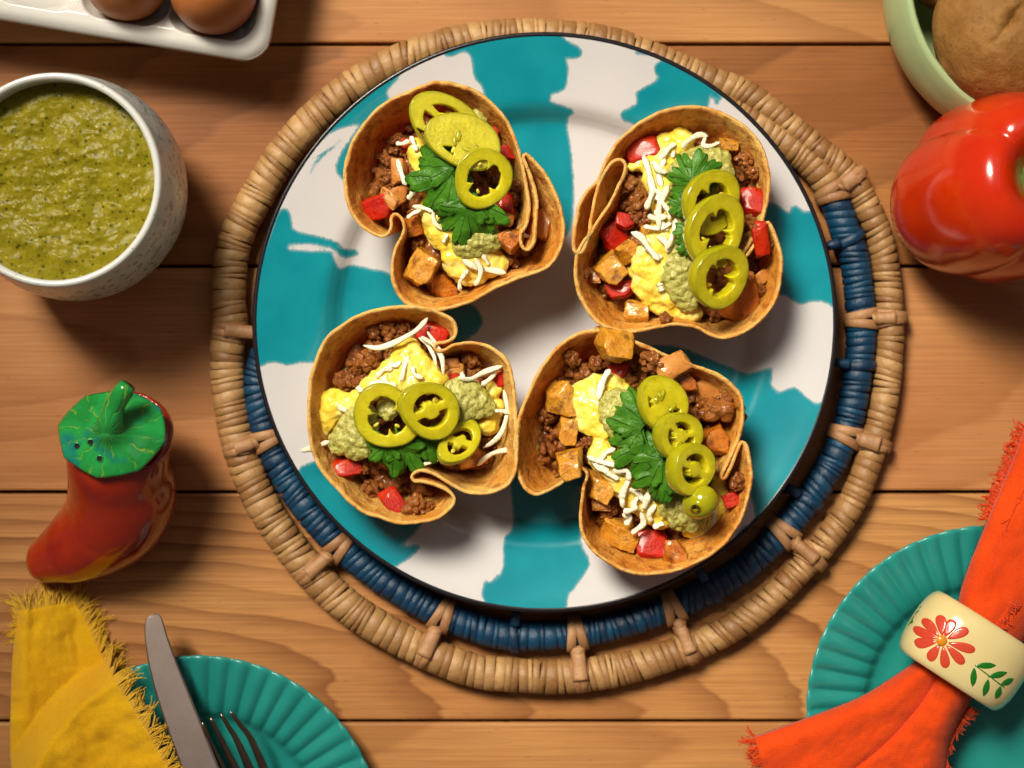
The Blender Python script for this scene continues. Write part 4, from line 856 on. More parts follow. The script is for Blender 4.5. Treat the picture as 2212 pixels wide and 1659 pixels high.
c = n.mix(n.math('MULTIPLY', msk, n.math('MULTIPLY', out, .8)), (.60, .615, .60, 1), (.05, .16, .075, 1))
spk = n.voro(tc, 210); c = n.mix(n.ramp(spk, [(.055, .85), (.10, 0.0)]), c, (.05, .05, .09, 1))
n.set(col=c, rough=.25, spec=.5, coat=.2)
lpart('body', V, F, n.m, cup)
# the salsa itself
n = NT('blended_green_salsa'); v = n.coord('Object')
c = n.mix(n.ramp(n.noise(v, 120, 5, .65), [(.32, 0.0), (.68, 1.0)]), (.185, .155, .005, 1), (.255, .212, .012, 1))
c = n.mix(n.ramp(n.noise(v, 520, 4, .7), [(.56, 0.0), (.70, .8)]), c, (.06, .075, .008, 1))
c = n.mix(n.ramp(n.voro(v, 300), [(.16, .75), (.24, 0.0)]), c, (.035, .045, .006, 1))
c = n.mix(n.ramp(n.voro(v, 560), [(.18, .45), (.26, 0.0)]), c, (.05, .06, .006, 1))
c = n.mix(n.ramp(n.voro(n.coord('Object', (1, 1, 1), (.3, .2, 0)), 190), [(.07, .9), (.12, 0.0)]), c, (.46, .36, .07, 1))
n.set(col=c, rough=.27, sss=.1, sssr=(.8, 1, .2), ssss=.002, spec=.13); n.bump(n.noise(v, 420, 4, .6), .0006, .6)
nr, na = 110, 260; V = []
for j in range(nr):
    for k in range(na):
        r = .0423 * j / (nr - 1); a = 2 * PI * k / na; q = (r * math.cos(a), r * math.sin(a), 0); e = 1 - (j / (nr - 1)) ** 8
        h = .0022 * fbm(q, 60, 3, 3) + .0005 * fbm(q, 230, 3, 5) + .0012 * (1 - abs(fbm((q[0] * .8, q[1] * 1.6, 0), 80, 3, 9)))
        V.append((q[0], q[1], .0735 + h * e))
for k in range(na):
    a = 2 * PI * k / na; V.append((.036 * math.cos(a), .036 * math.sin(a), .03))
F = grid_faces(nr + 1, na, False, True); F.append(tuple(range(nr * na, nr * na + na)))
o = mk('green_salsa', V, F, n.m, None, center=False); o.location = (cxy[0], cxy[1], 0)
tag(o, 'chunky green salsa with dark herb flecks filling the white cup', 'salsa')

# ---- white egg tray and two brown eggs
tr_c = W(330, -70, .04); tray = empty('egg_tray', (tr_c[0], tr_c[1], 0)); tag(tray, 'glossy white ceramic egg tray at the top left corner', 'egg tray')
ta = R(-9.7); ca, sa = math.cos(ta), math.sin(ta)
def t2w(u, v, z): return (u * ca - v * sa, u * sa + v * ca, z)
# tray-local: corner near (580,75)px is (+hx,-hy)
corner = W(572, 136, .04) - tr_c; cu_, cv_ = corner[0] * ca + corner[1] * sa, -corner[0] * sa + corner[1] * ca
hx1, hy1 = cu_, -cv_; pitch = .0388; NXc, NYc = 4, 2; x0 = hx1 - .0075 - pitch * NXc - .003; y1t = -hy1 + .0075 + pitch * NYc
def rr_box(u, v, cx, cy, hx, hy, r):
    qx = np.abs(u - cx) - hx + r; qy = np.abs(v - cy) - hy + r
    return np.hypot(np.maximum(qx, 0), np.maximum(qy, 0)) + np.minimum(np.maximum(qx, qy), 0) - r
L0, L1 = x0 - .004, hx1; B0, B1 = -hy1, y1t + .004; ZT = .040
mx_, my_ = (L0 + L1) / 2, (B0 + B1) / 2; HX, HY = (L1 - L0) / 2, (B1 - B0) / 2
nu, nv = 300, 170; V = []
uu = np.linspace(L0, L1, nu); vv = np.linspace(B0, B1, nv); U, VV = np.meshgrid(uu, vv, indexing='ij')
sdo = rr_box(U, VV, mx_, my_, HX, HY, .0125)
# clamp outside corners on to the outline
H = np.full(U.shape, ZT)
for i in range(NXc):
    for j in range(NYc):
        ccx = hx1 - .0075 - pitch * (i + .5); ccy = -hy1 + .0075 + pitch * (j + .5)
        d = rr_box(U, VV, ccx, ccy, pitch / 2 + .0004, pitch / 2 + .0004, .011)
        H = np.minimum(H, ZT - .026 * np.clip(-d / .017, 0, 1) ** .75)
for i in range(1, NXc):   # lowered saddles between the cells
    ccx = hx1 - .0075 - pitch * i
    H = H - .006 * np.exp(-((U - ccx) / .007) ** 2) * np.clip((VV + hy1 - .008) / .012, 0, 1) * np.clip((y1t - .004 - VV) / .012, 0, 1) * (H > ZT - .012)
H = H - .0028 * np.clip(1 + sdo / .0045, 0, 1) ** 2.2
out_m = sdo > 0
gx, gy = np.gradient(sdo, uu, vv); U2 = U - np.where(out_m, sdo * gx, 0); V2 = VV - np.where(out_m, sdo * gy, 0)
Vt = [t2w(a, b, c) for a, b, c in zip(U2.ravel(), V2.ravel(), H.ravel())]; F = grid_faces(nu, nv)
# outer walls, drawn in between the cells
per = [i * nv for i in range(nu)] + [(nu - 1) * nv + j for j in range(1, nv)] + [i * nv + nv - 1 for i in range(nu - 2, -1, -1)] + [j for j in range(nv - 2, 0, -1)]
Vt = list(Vt); rows = [per]
for lvl, (inn, zz) in enumerate([(-.0004, .0355), (.0012, .0335), (.0028, .030), (.0045, .020), (.008, .006), (.012, .001), (.02, 0)]):
    row = []
    for idx in per:
        u, v = U2.ravel()[idx], V2.ravel()[idx]; du, dv = u - mx_, v - my_
        sc_ = 1 - inn / max(1e-6, min(HX, HY)) ; fx = 1 - inn / HX; fy = 1 - inn / HY
        wob = .0022 * (0.5 + .5 * math.cos((hx1 - .0075 - u) / pitch * 2 * PI)) * (lvl > 1) if abs(dv) > HY * .9 else .0022 * (.5 + .5 * math.cos((v + hy1 - .0075) / pitch * 2 * PI)) * (lvl > 1)
        fx -= wob / HX; fy -= wob / HY
        Vt.append(t2w(mx_ + du * fx, my_ + dv * fy, zz)); row.append(len(Vt) - 1)
    rows.append(row)
for a, b in zip(rows[:-1], rows[1:]):
    m_ = len(a)
    for k in range(m_): F.append((a[k], a[(k + 1) % m_], b[(k + 1) % m_], b[k]))
F.append(tuple(rows[-1]))
M_white = simple('white_porcelain', (.62, .61, .585, 1), .18, coat=.3, coatr=.08)
lpart('tray', Vt, F, M_white, tray)
n = NT('brown_eggshell'); v = n.coord('Object'); c = n.mix(n.ramp(n.noise(v, 60, 4), [(.3, 0.0), (.7, 1.0)]), (.40, .125, .032, 1), (.46, .16, .045, 1))
c = n.mix(n.ramp(n.noise(v, 700, 3), [(.66, 0.0), (.74, .35)]), c, (.22, .055, .014, 1)); n.set(col=c, rough=.42, spec=.35, sss=.1, ssss=.003); n.bump(n.noise(v, 900, 2), .0002, .5); M_shell = n.m
for i, (px, py, lab) in enumerate([(457, 20, 'brown egg in the corner cell of the white egg tray'), (262, -22, 'brown egg left of the corner egg in the white tray')]):
    V = ICO4[0].copy(); V[:, :2] *= (1 - .10 * V[:, 2:3]); V = V * np.array([.0190, .0190, .0250]); p = W(px, py, .045)
    ccx = hx1 - .0075 - pitch * (i + .5); ccy = -hy1 + .0075 + pitch * .5; q = t2w(ccx, ccy, 0)
    o = mk('egg', V, ICO4[1], M_shell, None, center=False); o.location = (tr_c[0] + q[0], tr_c[1] + q[1], .0445); o.rotation_euler = (.1, .08, i)
    tag(o, lab, 'egg', 'brown eggs in the tray')

# ---- green bowl with potatoes
bc = W(2280, -46, .046); bowl = empty('serving_bowl', (bc[0], bc[1], 0)); tag(bowl, 'pale green glazed bowl holding potatoes at the top right corner', 'bowl')
pr = [(0, .001), (.045, .001), (.052, 0), (.060, .004), (.0675, .012), (.0705, .020), (.0702, .030), (.0675, .040), (.0650, .0454), (.0638, .0466), (.0622, .0456), (.0630, .040), (.0665, .028), (.064, .016), (.05, .008), (0, .006)]
V, F = lathe(crom(pr, 70), 128)
n = NT('pale_green_glaze'); v = n.coord('Object'); n.set(col=n.mix(n.ramp(n.noise(v, 25, 3), [(.35, 0.0), (.7, 1.0)]), (.38, .50, .25, 1), (.42, .55, .29, 1)), rough=.22, spec=.5, coat=.3, coatr=.1)
lpart('body', V, F, n.m, bowl)
def potato_mat():
    n = NT('russet_potato_skin'); v = n.coord('Object')
    c = n.mix(n.ramp(n.noise(v, 60, 5, .65), [(.3, 0.0), (.7, 1.0)]), (.25, .105, .022, 1), (.40, .205, .055, 1))
    c = n.mix(n.ramp(n.noise(v, 420, 4, .7), [(.54, 0.0), (.72, .6)]), c, (.16, .065, .018, 1))
    c = n.mix(n.ramp(n.voro(v, 260), [(.05, .6), (.10, 0.0)]), c, (.12, .05, .02, 1))
    n.set(col=c, rough=.6, spec=.3); n.bump(n.noise(v, 420, 5, .65), .0009, .7); return n.m
M_russet = potato_mat()
def potato(px, py, z, rx, ry, rz, rot, seed, lab):
    V = []; p = W(px, py, z)
    eye = Vector((-.16, .02, 1)).normalized()
    for v in ICO6[0]:
        q = Vector(v); f = 1 + .05 * fbm(q, 1.1, 2, seed) + .010 * fbm(q, 5, 3, seed)
        d = (q - eye); along = d.x * .75 + d.y * .65; across = -d.x * .65 + d.y * .75
        if q.z > 0:
            f -= .085 * math.exp(-((along + .04) / .26) ** 2 - ((across + .04 * fbm(q, 5, 2, 3)) / .035) ** 2) + .10 * math.exp(-(along / .09) ** 2 - (across / .14) ** 2) - .035 * math.exp(-(along / .30) ** 2 - ((across - .13) / .07) ** 2)
            f += .03 * math.exp(-(d.length / .3) ** 2) * fbm(q, 9, 3, seed)
        V.append((q.x * rx * f, q.y * ry * f, q.z * rz * f))
    o = mk('potato', V, ICO6[1], M_russet, None, center=False); o.location = p; o.rotation_euler = (0, 0, R(rot)); tag(o, lab, 'potato', 'potatoes in the green bowl')
potato(2174, 68, .046, .0312, .0335, .0270, 8, 1, 'large russet potato with a scar at the edge of the green bowl')
potato(2045, -76, .034, .020, .0195, .019, 40, 4, 'shaded potato at the top of the green bowl behind the scarred potato')

# ---- red bell pepper
pp = W(2152, 414, .045); bell = empty('bell_pepper', (pp[0], pp[1], 0)); tag(bell, 'whole shiny red bell pepper on the right below the green bowl', 'bell pepper')
V = []; nu, nv = 110, 140
for i in range(nu):
    t_ = i / (nu - 1); th_ = PI * t_
    for k in range(nv):
        ph = 2 * PI * k / nv
        lobe = abs(math.cos(1.5 * (ph + .35))) ** .55; dn = math.sin(th_)
        rr = (dn ** .62) * (.88 + .14 * lobe) * (1 + .05 * math.cos(th_) )
        zz = -math.cos(th_)
        zz = math.copysign(abs(zz) ** .85, zz)
        hollow = math.exp(-(rr / .42) ** 2)
        if zz > 0: zz -= .42 * hollow
        else: zz += .20 * math.exp(-(rr / .35) ** 2) + .06 * lobe * 0
        zz += (.13 * lobe * (1 if zz < 0 else .6) * (-1 if zz < 0 else 1)) * min(1, rr * 1.2)
        V.append((zz * .044, rr * .0415 * math.cos(ph), rr * .0400 * math.sin(ph)))
rot = Matrix.Rotation(R(10), 3, 'Z') @ Matrix.Rotation(R(-74), 3, 'Y')
V = [rot @ Vector(v) for v in V]; zmin = min(v.z for v in V); V = [(v.x * .97, v.y * .97, (v.z - zmin) * 1.06) for v in V]
F = grid_faces(nu, nv, False, True)
n = NT('red_pepper_skin'); v = n.coord('Object')
c = n.mix(n.ramp(n.noise(v, 28, 4, .5), [(.3, 0.0), (.75, 1.0)]), (.52, .014, .002, 1), (.68, .050, .003, 1))
n.set(col=c, rough=.20, spec=.5, sss=.15, sssr=(1, .15, .05), ssss=.004, coat=.4, coatr=.08); n.bump(n.noise(v, 60, 3), .0006, .3)
lpart('fruit', V, F, n.m, bell)
M_stem = mottled('pepper_stem', (.045, .13, .012, 1), (.10, .22, .03, 1), 120, .4, .0008, 400)
stem_c = rot @ Vector((.031, 0, 0)); stem_c.z -= zmin
P = [stem_c + rot @ Vector(q) for q in ((-.004, 0, 0), (.004, 0, .001), (.014, .003, .004), (.026, .008, .010))]
Pq = crom([tuple(q) for q in P], 16); V, F = tube(Pq, np.interp(np.linspace(0, 1, 16), [0, .15, .4, 1], [.014, .0125, .0055, .006]), None, 14); lpart('stem', V, F, M_stem, bell)

# ---- ceramic chilli shaker
ch = W(270, 1060, 0); shaker = empty('chilli_shaker', (ch[0], ch[1], 0)); tag(shaker, 'glossy red ceramic chilli shaped shaker with green cap on the left', 'shaker')
ctr = [((246, 938), .0590, .0195), ((246, 942), .0580, .0218), ((246, 947), .0550, .0228), ((249, 962), .0505, .0226), ((255, 990), .0450, .0222), ((258, 1025), .0385, .0226), ((264, 1068), .0305, .0242), ((246, 1114), .0245, .0232), ((206, 1154), .0200, .0200), ((156, 1186), .0164, .0162), ((112, 1206), .0132, .0120), ((84, 1219), .0112, .0090), ((69, 1225), .0104, .0055), ((62, 1227), .0102, .0012)]
top = (W(246, 942, .059) - ch)[:2]; pts = np.array([[*top, .0540, .0150], [*top, .0540, .0200], [*top, .0536, .0230], [*top, .0520, .0244], [*top, .0480, .0236]] + [[*(W(a[0], a[1], z) - ch)[:2], z, r] for a, z, r in ctr[4:]]); pts = crom(pts, 70)
P = pts[:, :3]; T = np.gradient(P, axis=0); T /= np.linalg.norm(T, axis=1)[:, None]; V = []; ns = 40
for i in range(len(P)):
    up = np.array([.35, .94, 0]) if True else None
    s = np.cross(T[i], up); s /= np.linalg.norm(s); u = np.cross(s, T[i])
    for k in range(ns):
        a = 2 * PI * k / ns; q = P[i] + (s * math.cos(a) + u * math.sin(a)) * pts[i, 3]; bl = min(1, max(0, (P[i][2] - .030) / .022)); q[1] = P[i][1] + (q[1] - P[i][1]) * (1 - .20 * bl); q[2] -= .42 * (q[1] - P[i][1]) * bl; q[2] = max(q[2], .0004); V.append(q)
F = grid_faces(len(P), ns, False, True); F.append(tuple(range(ns))); F.append(tuple(range((len(P) - 1) * ns, len(P) * ns)))
# heel: flat base under the standing end
n = NT('red_ceramic_glaze'); v = n.coord('Object')
c = n.mix(n.ramp(n.noise(v, 42, 4, .55, .4), [(.32, 0.0), (.68, 1.0)]), (.22, .007, .002, 1), (.38, .026, .003, 1)); n.set(col=c, rough=.16, spec=.5, coat=.6, coatr=.06)
body = lpart('body', V, F, n.m, shaker)
m = body.modifiers.new('skin', 'REMESH'); m.mode = 'VOXEL'; m.voxel_size = .0010; m.use_smooth_shade = True
m = body.modifiers.new('even', 'SMOOTH'); m.iterations = 14; m.factor = .6
V2 = [(a * .0205 / 1, b, c) for a, b, c in []]
hb = W(280, 1040, .0) - ch
Vh, Fh = lathe([(0, .0002), (.0215, .0002), (.0215, .002), (.0208, .010), (.018, .016), (.012, .018), (0, .018)], 40)
lpart('base', [(a + hb[0], b + hb[1], c) for a, b, c in Vh], Fh, n.m, shaker)
cc = W(246, 935, .0600) - ch; V = []; nr, na = 24, 120
for j in range(nr):
    for k in range(na):
        a = 2 * PI * k / na; f = j / (nr - 1)
        sc_ = abs(math.sin(a * 4 + .35)); rim_ = .0224 * (math.cos(PI / 8) / math.cos((a + .2) % (PI / 4) - PI / 8) * .6 + .4) * (1 + .012 * math.sin(a * 3)) * 1.06
        r = rim_ * f; h = .0050 * (1 - f ** 1.6) - .0016 * f ** 3 + .0006 * (1 - sc_) * f + .0060 * math.exp(-(r / .0062) ** 2)
        if f > .97: h -= .0004
        V.append((cc[0] + r * math.cos(a), cc[1] + r * math.sin(a) * .80, .0650 + h - .42 * r * math.sin(a) * .80))
for k in range(na):
    a = 2 * PI * k / na; sc_ = abs(math.sin(a * 4 + .35)); rim_ = .0224 * (math.cos(PI / 8) / math.cos((a + .2) % (PI / 4) - PI / 8) * .6 + .4) * (1 + .012 * math.sin(a * 3)) * 1.06; V.append((cc[0] + rim_ * .93 * math.cos(a), cc[1] + rim_ * .93 * math.sin(a) * .80, .0600 - .42 * rim_ * .93 * math.sin(a) * .80))
F = grid_faces(nr + 1, na, False, True)
n = NT('green_ceramic_glaze'); v = n.coord('Object')
c = n.mix(n.ramp(n.noise(v, 75, 4, .55, .6), [(.36, 0.0), (.62, 1.0)]), (.010, .20, .035, 1), (.016, .30, .06, 1))
c = n.mix(n.ramp(n.noise(v, 60, 3, .5, .3), [(.56, 0.0), (.70, .85)]), c, (.004, .14, .16, 1))
xx, yy, zz = n.sep(v); aa = n.math('ARCTAN2', n.math('SUBTRACT', yy, float(cc[1])), n.math('SUBTRACT', xx, float(cc[0])))
fr = n.math('ABSOLUTE', n.math('SUBTRACT', n.math('FRACT', n.math('ADD', n.math('MULTIPLY', aa, 16 / (2 * PI)), n.math('MULTIPLY', n.noise(v, 120, 3), 1.6))), .5))
c = n.mix(n.math('MULTIPLY', n.ramp(fr, [(.02, 1.0), (.09, 0.0)]), n.ramp(n.noise(v, 160, 2), [(.45, 0.0), (.6, .8)])), c, (.20, .34, .02, 1))
n.set(col=c, rough=.16, coat=.6, coatr=.06); n.bump(n.math('MULTIPLY', n.ramp(fr, [(.0, 0.0), (.2, 1.0)]), 1.0), .0004, .5); M_capg = n.m
cap = lpart('cap', V, F, M_capg, shaker)
P = crom([(cc[0] + .000, cc[1] + .0005, .0670), (cc[0] + .0010, cc[1] + .0045, .0722), (cc[0] + .0042, cc[1] + .0130, .0755), (cc[0] + .0098, cc[1] + .0205, .0772)], 20)
V, F = tube(P, np.interp(np.linspace(0, 1, 20), [0, .2, .6, .92, 1], [.0085, .0058, .0044, .0042, .0034]), None, 16); lpart('stem', V, F, M_capg, shaker)
M_hole = simple('dark_hole', (.004, .004, .004, 1), .9)
for (px, py) in ((177, 962), (208, 953), (228, 988)):
    h0 = W(px, py, .0612) - ch; r = math.hypot(h0[0] - cc[0], (h0[1] - cc[1]) / .8); f = r / .0228
    zc = .0653 - .42 * (h0[1] - cc[1]) + .0050 * (1 - f ** 1.6) - .0016 * f ** 3 + .0060 * math.exp(-(r / .0062) ** 2) + .0004
    V, F = lathe([(0, -.0002), (.0008, -.0001), (.00115, .0003)], 16); lpart('shaker_hole', [(a + h0[0], b + h0[1], c + zc) for a, b, c in V], F, M_hole, shaker)
    V, F = lathe([(.0011, .0001), (.0013, .0002), (.0016, .0000), (.0019, -.0006)], 16); lpart('hole_rim', [(a + h0[0], b + h0[1], c + zc) for a, b, c in V], F, M_capg, shaker)

# ---- two fluted teal side plates
def side_plate(px, py, rpx, lab, shade):
    zr = .018; c = W(px, py, zr); PRr = rpx / S(zr); root = empty('side_plate', (c[0], c[1], 0)); NF = 54; na = NF * 10; V = []; prof = []
    for f, z, fl in [(0, .004, 0), (.3, .004, 0), (.55, .0042, 0), (.615, .0048, 0), (.645, .0064, .2), (.665, .0088, .6), (.69, .0105, .9), (.74, .0122, 1), (.80, .0136, 1), (.88, .0154, 1), (.94, .0168, 1), (.972, .0176, .8), (.99, .0180, .35), (1.0, .0176, .2), (.998, .0166, .3), (.98, .0155, .8), (.90, .0135, 1), (.75, .0098, 1), (.67, .0062, .5), (.62, .001, 0), (.60, 0, 0), (0, .0005, 0)]: prof.append((f, z, fl))
    for k in range(na):
        a = 2 * PI * k / na; w_ = abs(math.sin(a * NF / 2)) ** 1.0 - .55
        for f, z, fl in prof:
            rr = PRr * f * (1 + (.005 * w_ if f > .97 else 0)); V.append((rr * math.cos(a), rr * math.sin(a), z + .0019 * w_ * fl))
    n = NT('teal_stoneware'); v = n.coord('Object'); cc_ = n.mix(n.ramp(n.noise(v, 40, 4), [(.3, 0.0), (.7, 1.0)]), (.010, .205, .190, 1), (.018, .255, .230, 1))
    cc_ = n.mix(n.ramp(n.voro(v, 120), [(.03, .7), (.06, 0.0)]), cc_, (.12, .14, .10, 1)); n.set(col=cc_, rough=.3, spec=.45, coat=.15)
    lpart('dish', V, grid_faces(na, len(prof), True, False), n.m, root); tag(root, lab, 'plate', 'fluted teal side plates'); return root, c, PRr
side_plate(430, 1812, 396, 'fluted teal side plate under the yellow napkin and cutlery', 0)
side_plate(2142, 1535, 400, 'fluted teal side plate under the orange napkin', 1)

# ---- cloth helper: surface between two traced edges, with pleats
def cloth_mat(name, a, b, w=2600):
    n = NT(name); v = n.coord('Object')
    wx = n.n('ShaderNodeTexWave'); n.l(v, wx.inputs[0]); wx.inputs['Scale'].default_value = 420; wx.bands_direction = 'X'; wx.inputs['Distortion'].default_value = 1.5
    wy = n.n('ShaderNodeTexWave'); n.l(v, wy.inputs[0]); wy.inputs['Scale'].default_value = 420; wy.bands_direction = 'Y'; wy.inputs['Distortion'].default_value = 1.5
    weave = n.math('ADD', wx.outputs['Fac'], wy.outputs['Fac'])
    c = n.mix(n.ramp(n.noise(v, 45, 5, .6), [(.3, 0.0), (.7, 1.0)]), a, b)
    c = n.mix(n.math('MULTIPLY', n.ramp(n.noise(v, 900, 3), [(.4, 0.0), (.7, 1.0)]), .25), c, (b[0] * .6, b[1] * .6, b[2] * .6, 1))
    n.set(col=c, rough=.85, spec=.15, sheen=.15); n.bump(weave, .0003, .4)
    tr = n.n('ShaderNodeBsdfTranslucent'); n.l(c, tr.inputs[0]); mx = n.n('ShaderNodeMixShader'); mx.inputs[0].default_value = .18
    n.l(n.b.outputs[0], mx.inputs[1]); n.l(tr.outputs[0], mx.inputs[2]); n.l(mx.outputs[0], n.t.nodes['Material Output'].inputs[0])
    return n.m
M_yel = cloth_mat('yellow_linen', (.86, .50, .010, 1), (.78, .41, .006, 1)); M_yelf = cloth_mat('yellow_thread', (.86, .55, .05, 1), (.78, .44, .02, 1)); M_ora = cloth_mat('orange_linen', (.84, .080, .005, 1), (.74, .056, .004, 1))
def cloth(name, E0, E1, zf, nu, nv, mat, root, th=.0007):
    """rows between edge curve E0 and E1 (px, with z later given by zf(u,v))"""
    A = crom(E0, nu); B = crom(E1, nu); V = []
    for i in range(nu):
        for j in range(nv):
            v = j / (nv - 1); p = A[i] * (1 - v) + B[i] * v; z = zf(i / (nu - 1), v, p); V.append(W(p[0], p[1], z))
    o = mk(name, V, grid_faces(nu, nv), mat, root); m = o.modifiers.new('thickness', 'SOLIDIFY'); m.thickness = th; m.offset = 0
    return o, np.array(V).reshape(nu, nv, 3)
def fringe(edge, outdir, length, count, rad, mat, root, seed, curl=.5, clump=True, name='fringe'):
    rnd = random.Random(seed); mb = MB(); E = crom(edge, 200); D = crom(outdir, 200); bias = 0
    for k in range(count):
        i = int((k + rnd.random()) / count * 199); p = E[i]; d = D[i] / (np.linalg.norm(D[i]) + 1e-9)
        if k % 5 == 0: bias = rnd.uniform(-.8, .8); lz = rnd.uniform(.6, 1.15)
        L = length * rnd.uniform(.6, 1.1) * lz; s = np.array([-d[1], d[0], 0]); b = bias + rnd.uniform(-.25, .25)
        P = crom([p - d * .0008, p + d * L * .35 + s * b * L * .18 + (0, 0, rnd.uniform(0, .0012)), p + d * L * .7 + s * b * L * .5 + (0, 0, rnd.uniform(-.001, .0015)), p + d * L * (1 - .15 * abs(b)) + s * (b * L * .8 + rnd.uniform(-.2, .2) * L * curl) + (0, 0, rnd.uniform(-.002, .001))], 7)
        P[:, 2] = np.maximum(P[:, 2], .0008); mb.add(tube(P, np.linspace(rad, rad * .45, 7), None, 4, False))
    o = mb.build(name, mat, root); o['kind'] = 'stuff'; return o
def vxy(px, py): return np.array([px, -py, 0.0])

# ---- yellow napkin
yn = empty('yellow_napkin', tuple(W(180, 1500, 0))); tag(yn, 'crumpled yellow linen napkin with frayed edges at the bottom left', 'napkin')
def yz(u, v, p):
    over = max(0.0, min(1.0, 1 - (math.hypot(p[0] - 430, p[1] - 1812) - 380) / 60)); base = .004 + .0245 * over
    b = base + .0030 * math.sin(v * 5.0 + u * 1.5) + .0016 * fbm((p[0] * .002, p[1] * .002, 0), 5, 3, 2) + .0035 * math.exp(-((v - .12) / .10) ** 2) * (1 - .5 * u)
    b += .0032 * math.exp(-(((p[0] - 60) * .25 + (p[1] - 1480) * .1) / 12) ** 2) + .0014 * fbm((p[0], p[1], 0), .022, 3, 5)
    return max(.0022, b)
o, G = cloth('cloth', [(42, 1318), (32, 1380), (26, 1450), (24, 1520), (22, 1600), (26, 1700), (40, 1800)], [(160, 1300), (188, 1345), (222, 1420), (262, 1490), (305, 1556), (345, 1625), (420, 1760)], yz, 90, 60, M_yel, yn)
fringe(G[0][:, :], [vxy(-.5, -.7), vxy(-.1, -1), vxy(.2, -1), vxy(.35, -1)], .0105, 130, .00036, M_yelf, yn, 1)
fringe(G[:, -1], [vxy(.7, -.9), vxy(.65, -.85), vxy(.6, -.8), vxy(.7, -.7), vxy(.8, -.5)], .0110, 420, .00036, M_yelf, yn, 2)
fringe(G[:14, 0], [vxy(-1, -.5), vxy(-1, 0), vxy(-1, .2)], .0055, 45, .0003, M_yelf, yn, 3)
# folded-over lower layer
def yz2(u, v, p): return yz(u, v, p) + .0050 + .0075 * math.sin(v * PI) ** .8 * (1 - u * .2)
o, G2 = cloth('fold', [(120, 1670), (170, 1664), (230, 1662), (290, 1662)], [(150, 1900), (220, 1880), (300, 1860), (390, 1830)], yz2, 30, 30, M_yel, yn)

# ---- knife and fork
M_steel = mottled('brushed_steel', (.40, .33, .31, 1), (.34, .28, .26, 1), 90, .45, metal=1.0)
kn = empty('table_knife', tuple(W(380, 1560, .026))); tag(kn, 'steel table knife with rounded tip lying across the yellow napkin', 'knife')
A = crom([(330, 1327), (318, 1334), (312, 1352), (314, 1390), (324, 1450), (346, 1530), (385, 1640), (430, 1760), (445, 1800)], 60); B = crom([(330, 1327), (341, 1326), (350, 1336), (362, 1375), (384, 1435), (412, 1505), (452, 1605), (500, 1725), (515, 1765)], 60); V = []
for i in range(60):
    u = i / 59; z = .0265 + .002 * u
    for v, dz in ((0, 0), (.05, .0008), (.5, .0009), (.94, .0010), (1.0, .0005)):
        p = A[i] * (1 - v) + B[i] * v; V.append(W(p[0], p[1], z + dz))
    for v in (1.0, .5, 0.0):
        p = A[i] * (1 - v) + B[i] * v; V.append(W(p[0], p[1], z - .0006))
F = grid_faces(60, 8, False, True); mk('blade', V, F, M_steel, kn, smooth=False)
P = crom([W(480, 1782, .0285), W(540, 1930, .027), W(600, 2080, .026)], 16); V, F = tube(P, .0075, .0032, 14); mk('handle', V, F, M_steel, kn)
M_fork = mottled('dull_fork_steel', (.33, .23, .17, 1), (.25, .165, .12, 1), 90, .30, metal=1.0)
fk = empty('dinner_fork', tuple(W(520, 1640, .02))); tag(fk, 'steel dinner fork with four tines on the left teal plate', 'fork')
for tip, mid, root_ in (((437, 1560), (456, 1610), (500, 1700)), ((455, 1551), (482, 1606), (524, 1692)), ((477, 1542), (512, 1600), (550, 1684)), ((497, 1536), (543, 1598), (577, 1676))):
    P = crom([W(*tip, .0305), W(tip[0] * .5 + mid[0] * .5, tip[1] * .5 + mid[1] * .5, .0285), W(*mid, .0255), W(*root_, .0195)], 22)
    V, F = tube(P, np.interp(np.linspace(0, 1, 22), [0, .08, .5, 1], [.0004, .0009, .0015, .0021]), np.interp(np.linspace(0, 1, 22), [0, .1, 1], [.0004, .0008, .0011]), 10); mk('tine', V, F, M_fork, fk)
P = crom([W(530, 1672, .0200), W(560, 1740, .0165), W(590, 1810, .018), W(640, 1930, .024), W(700, 2080, .024)], 30)
V, F = tube(P, np.interp(np.linspace(0, 1, 30), [0, .15, .35, .5, 1], [.0105, .0110, .0050, .0032, .0055]), .0013, 14); mk('handle', V, F, M_fork, fk)

# ---- orange napkin pulled through a painted ring
on = empty('orange_napkin', tuple(W(2000, 1500, 0))); tag(on, 'bright orange frayed napkin pulled through the painted ring at the lower right', 'napkin')
RC = W(2087, 1405, .034)
axd = np.array([.545, .84, 0.]); axd /= np.linalg.norm(axd)      # ring axis in the world, toward upper right
def onz(amp, ph, nf, z0, z1):
    def f(u, v, p):
        e = math.sin(v * PI) ** .5
        k = u if True else 0
        zc = z0 * (1 - k) + z1 * k
        return max(.012, zc + e * (.010 * (1 - k) + .008) + amp * (.35 + .65 * k) * math.sin(v * nf * PI + ph + .5 * k) * e + .0012 * fbm((p[0], p[1], 0), .02, 3, 6))
    return f
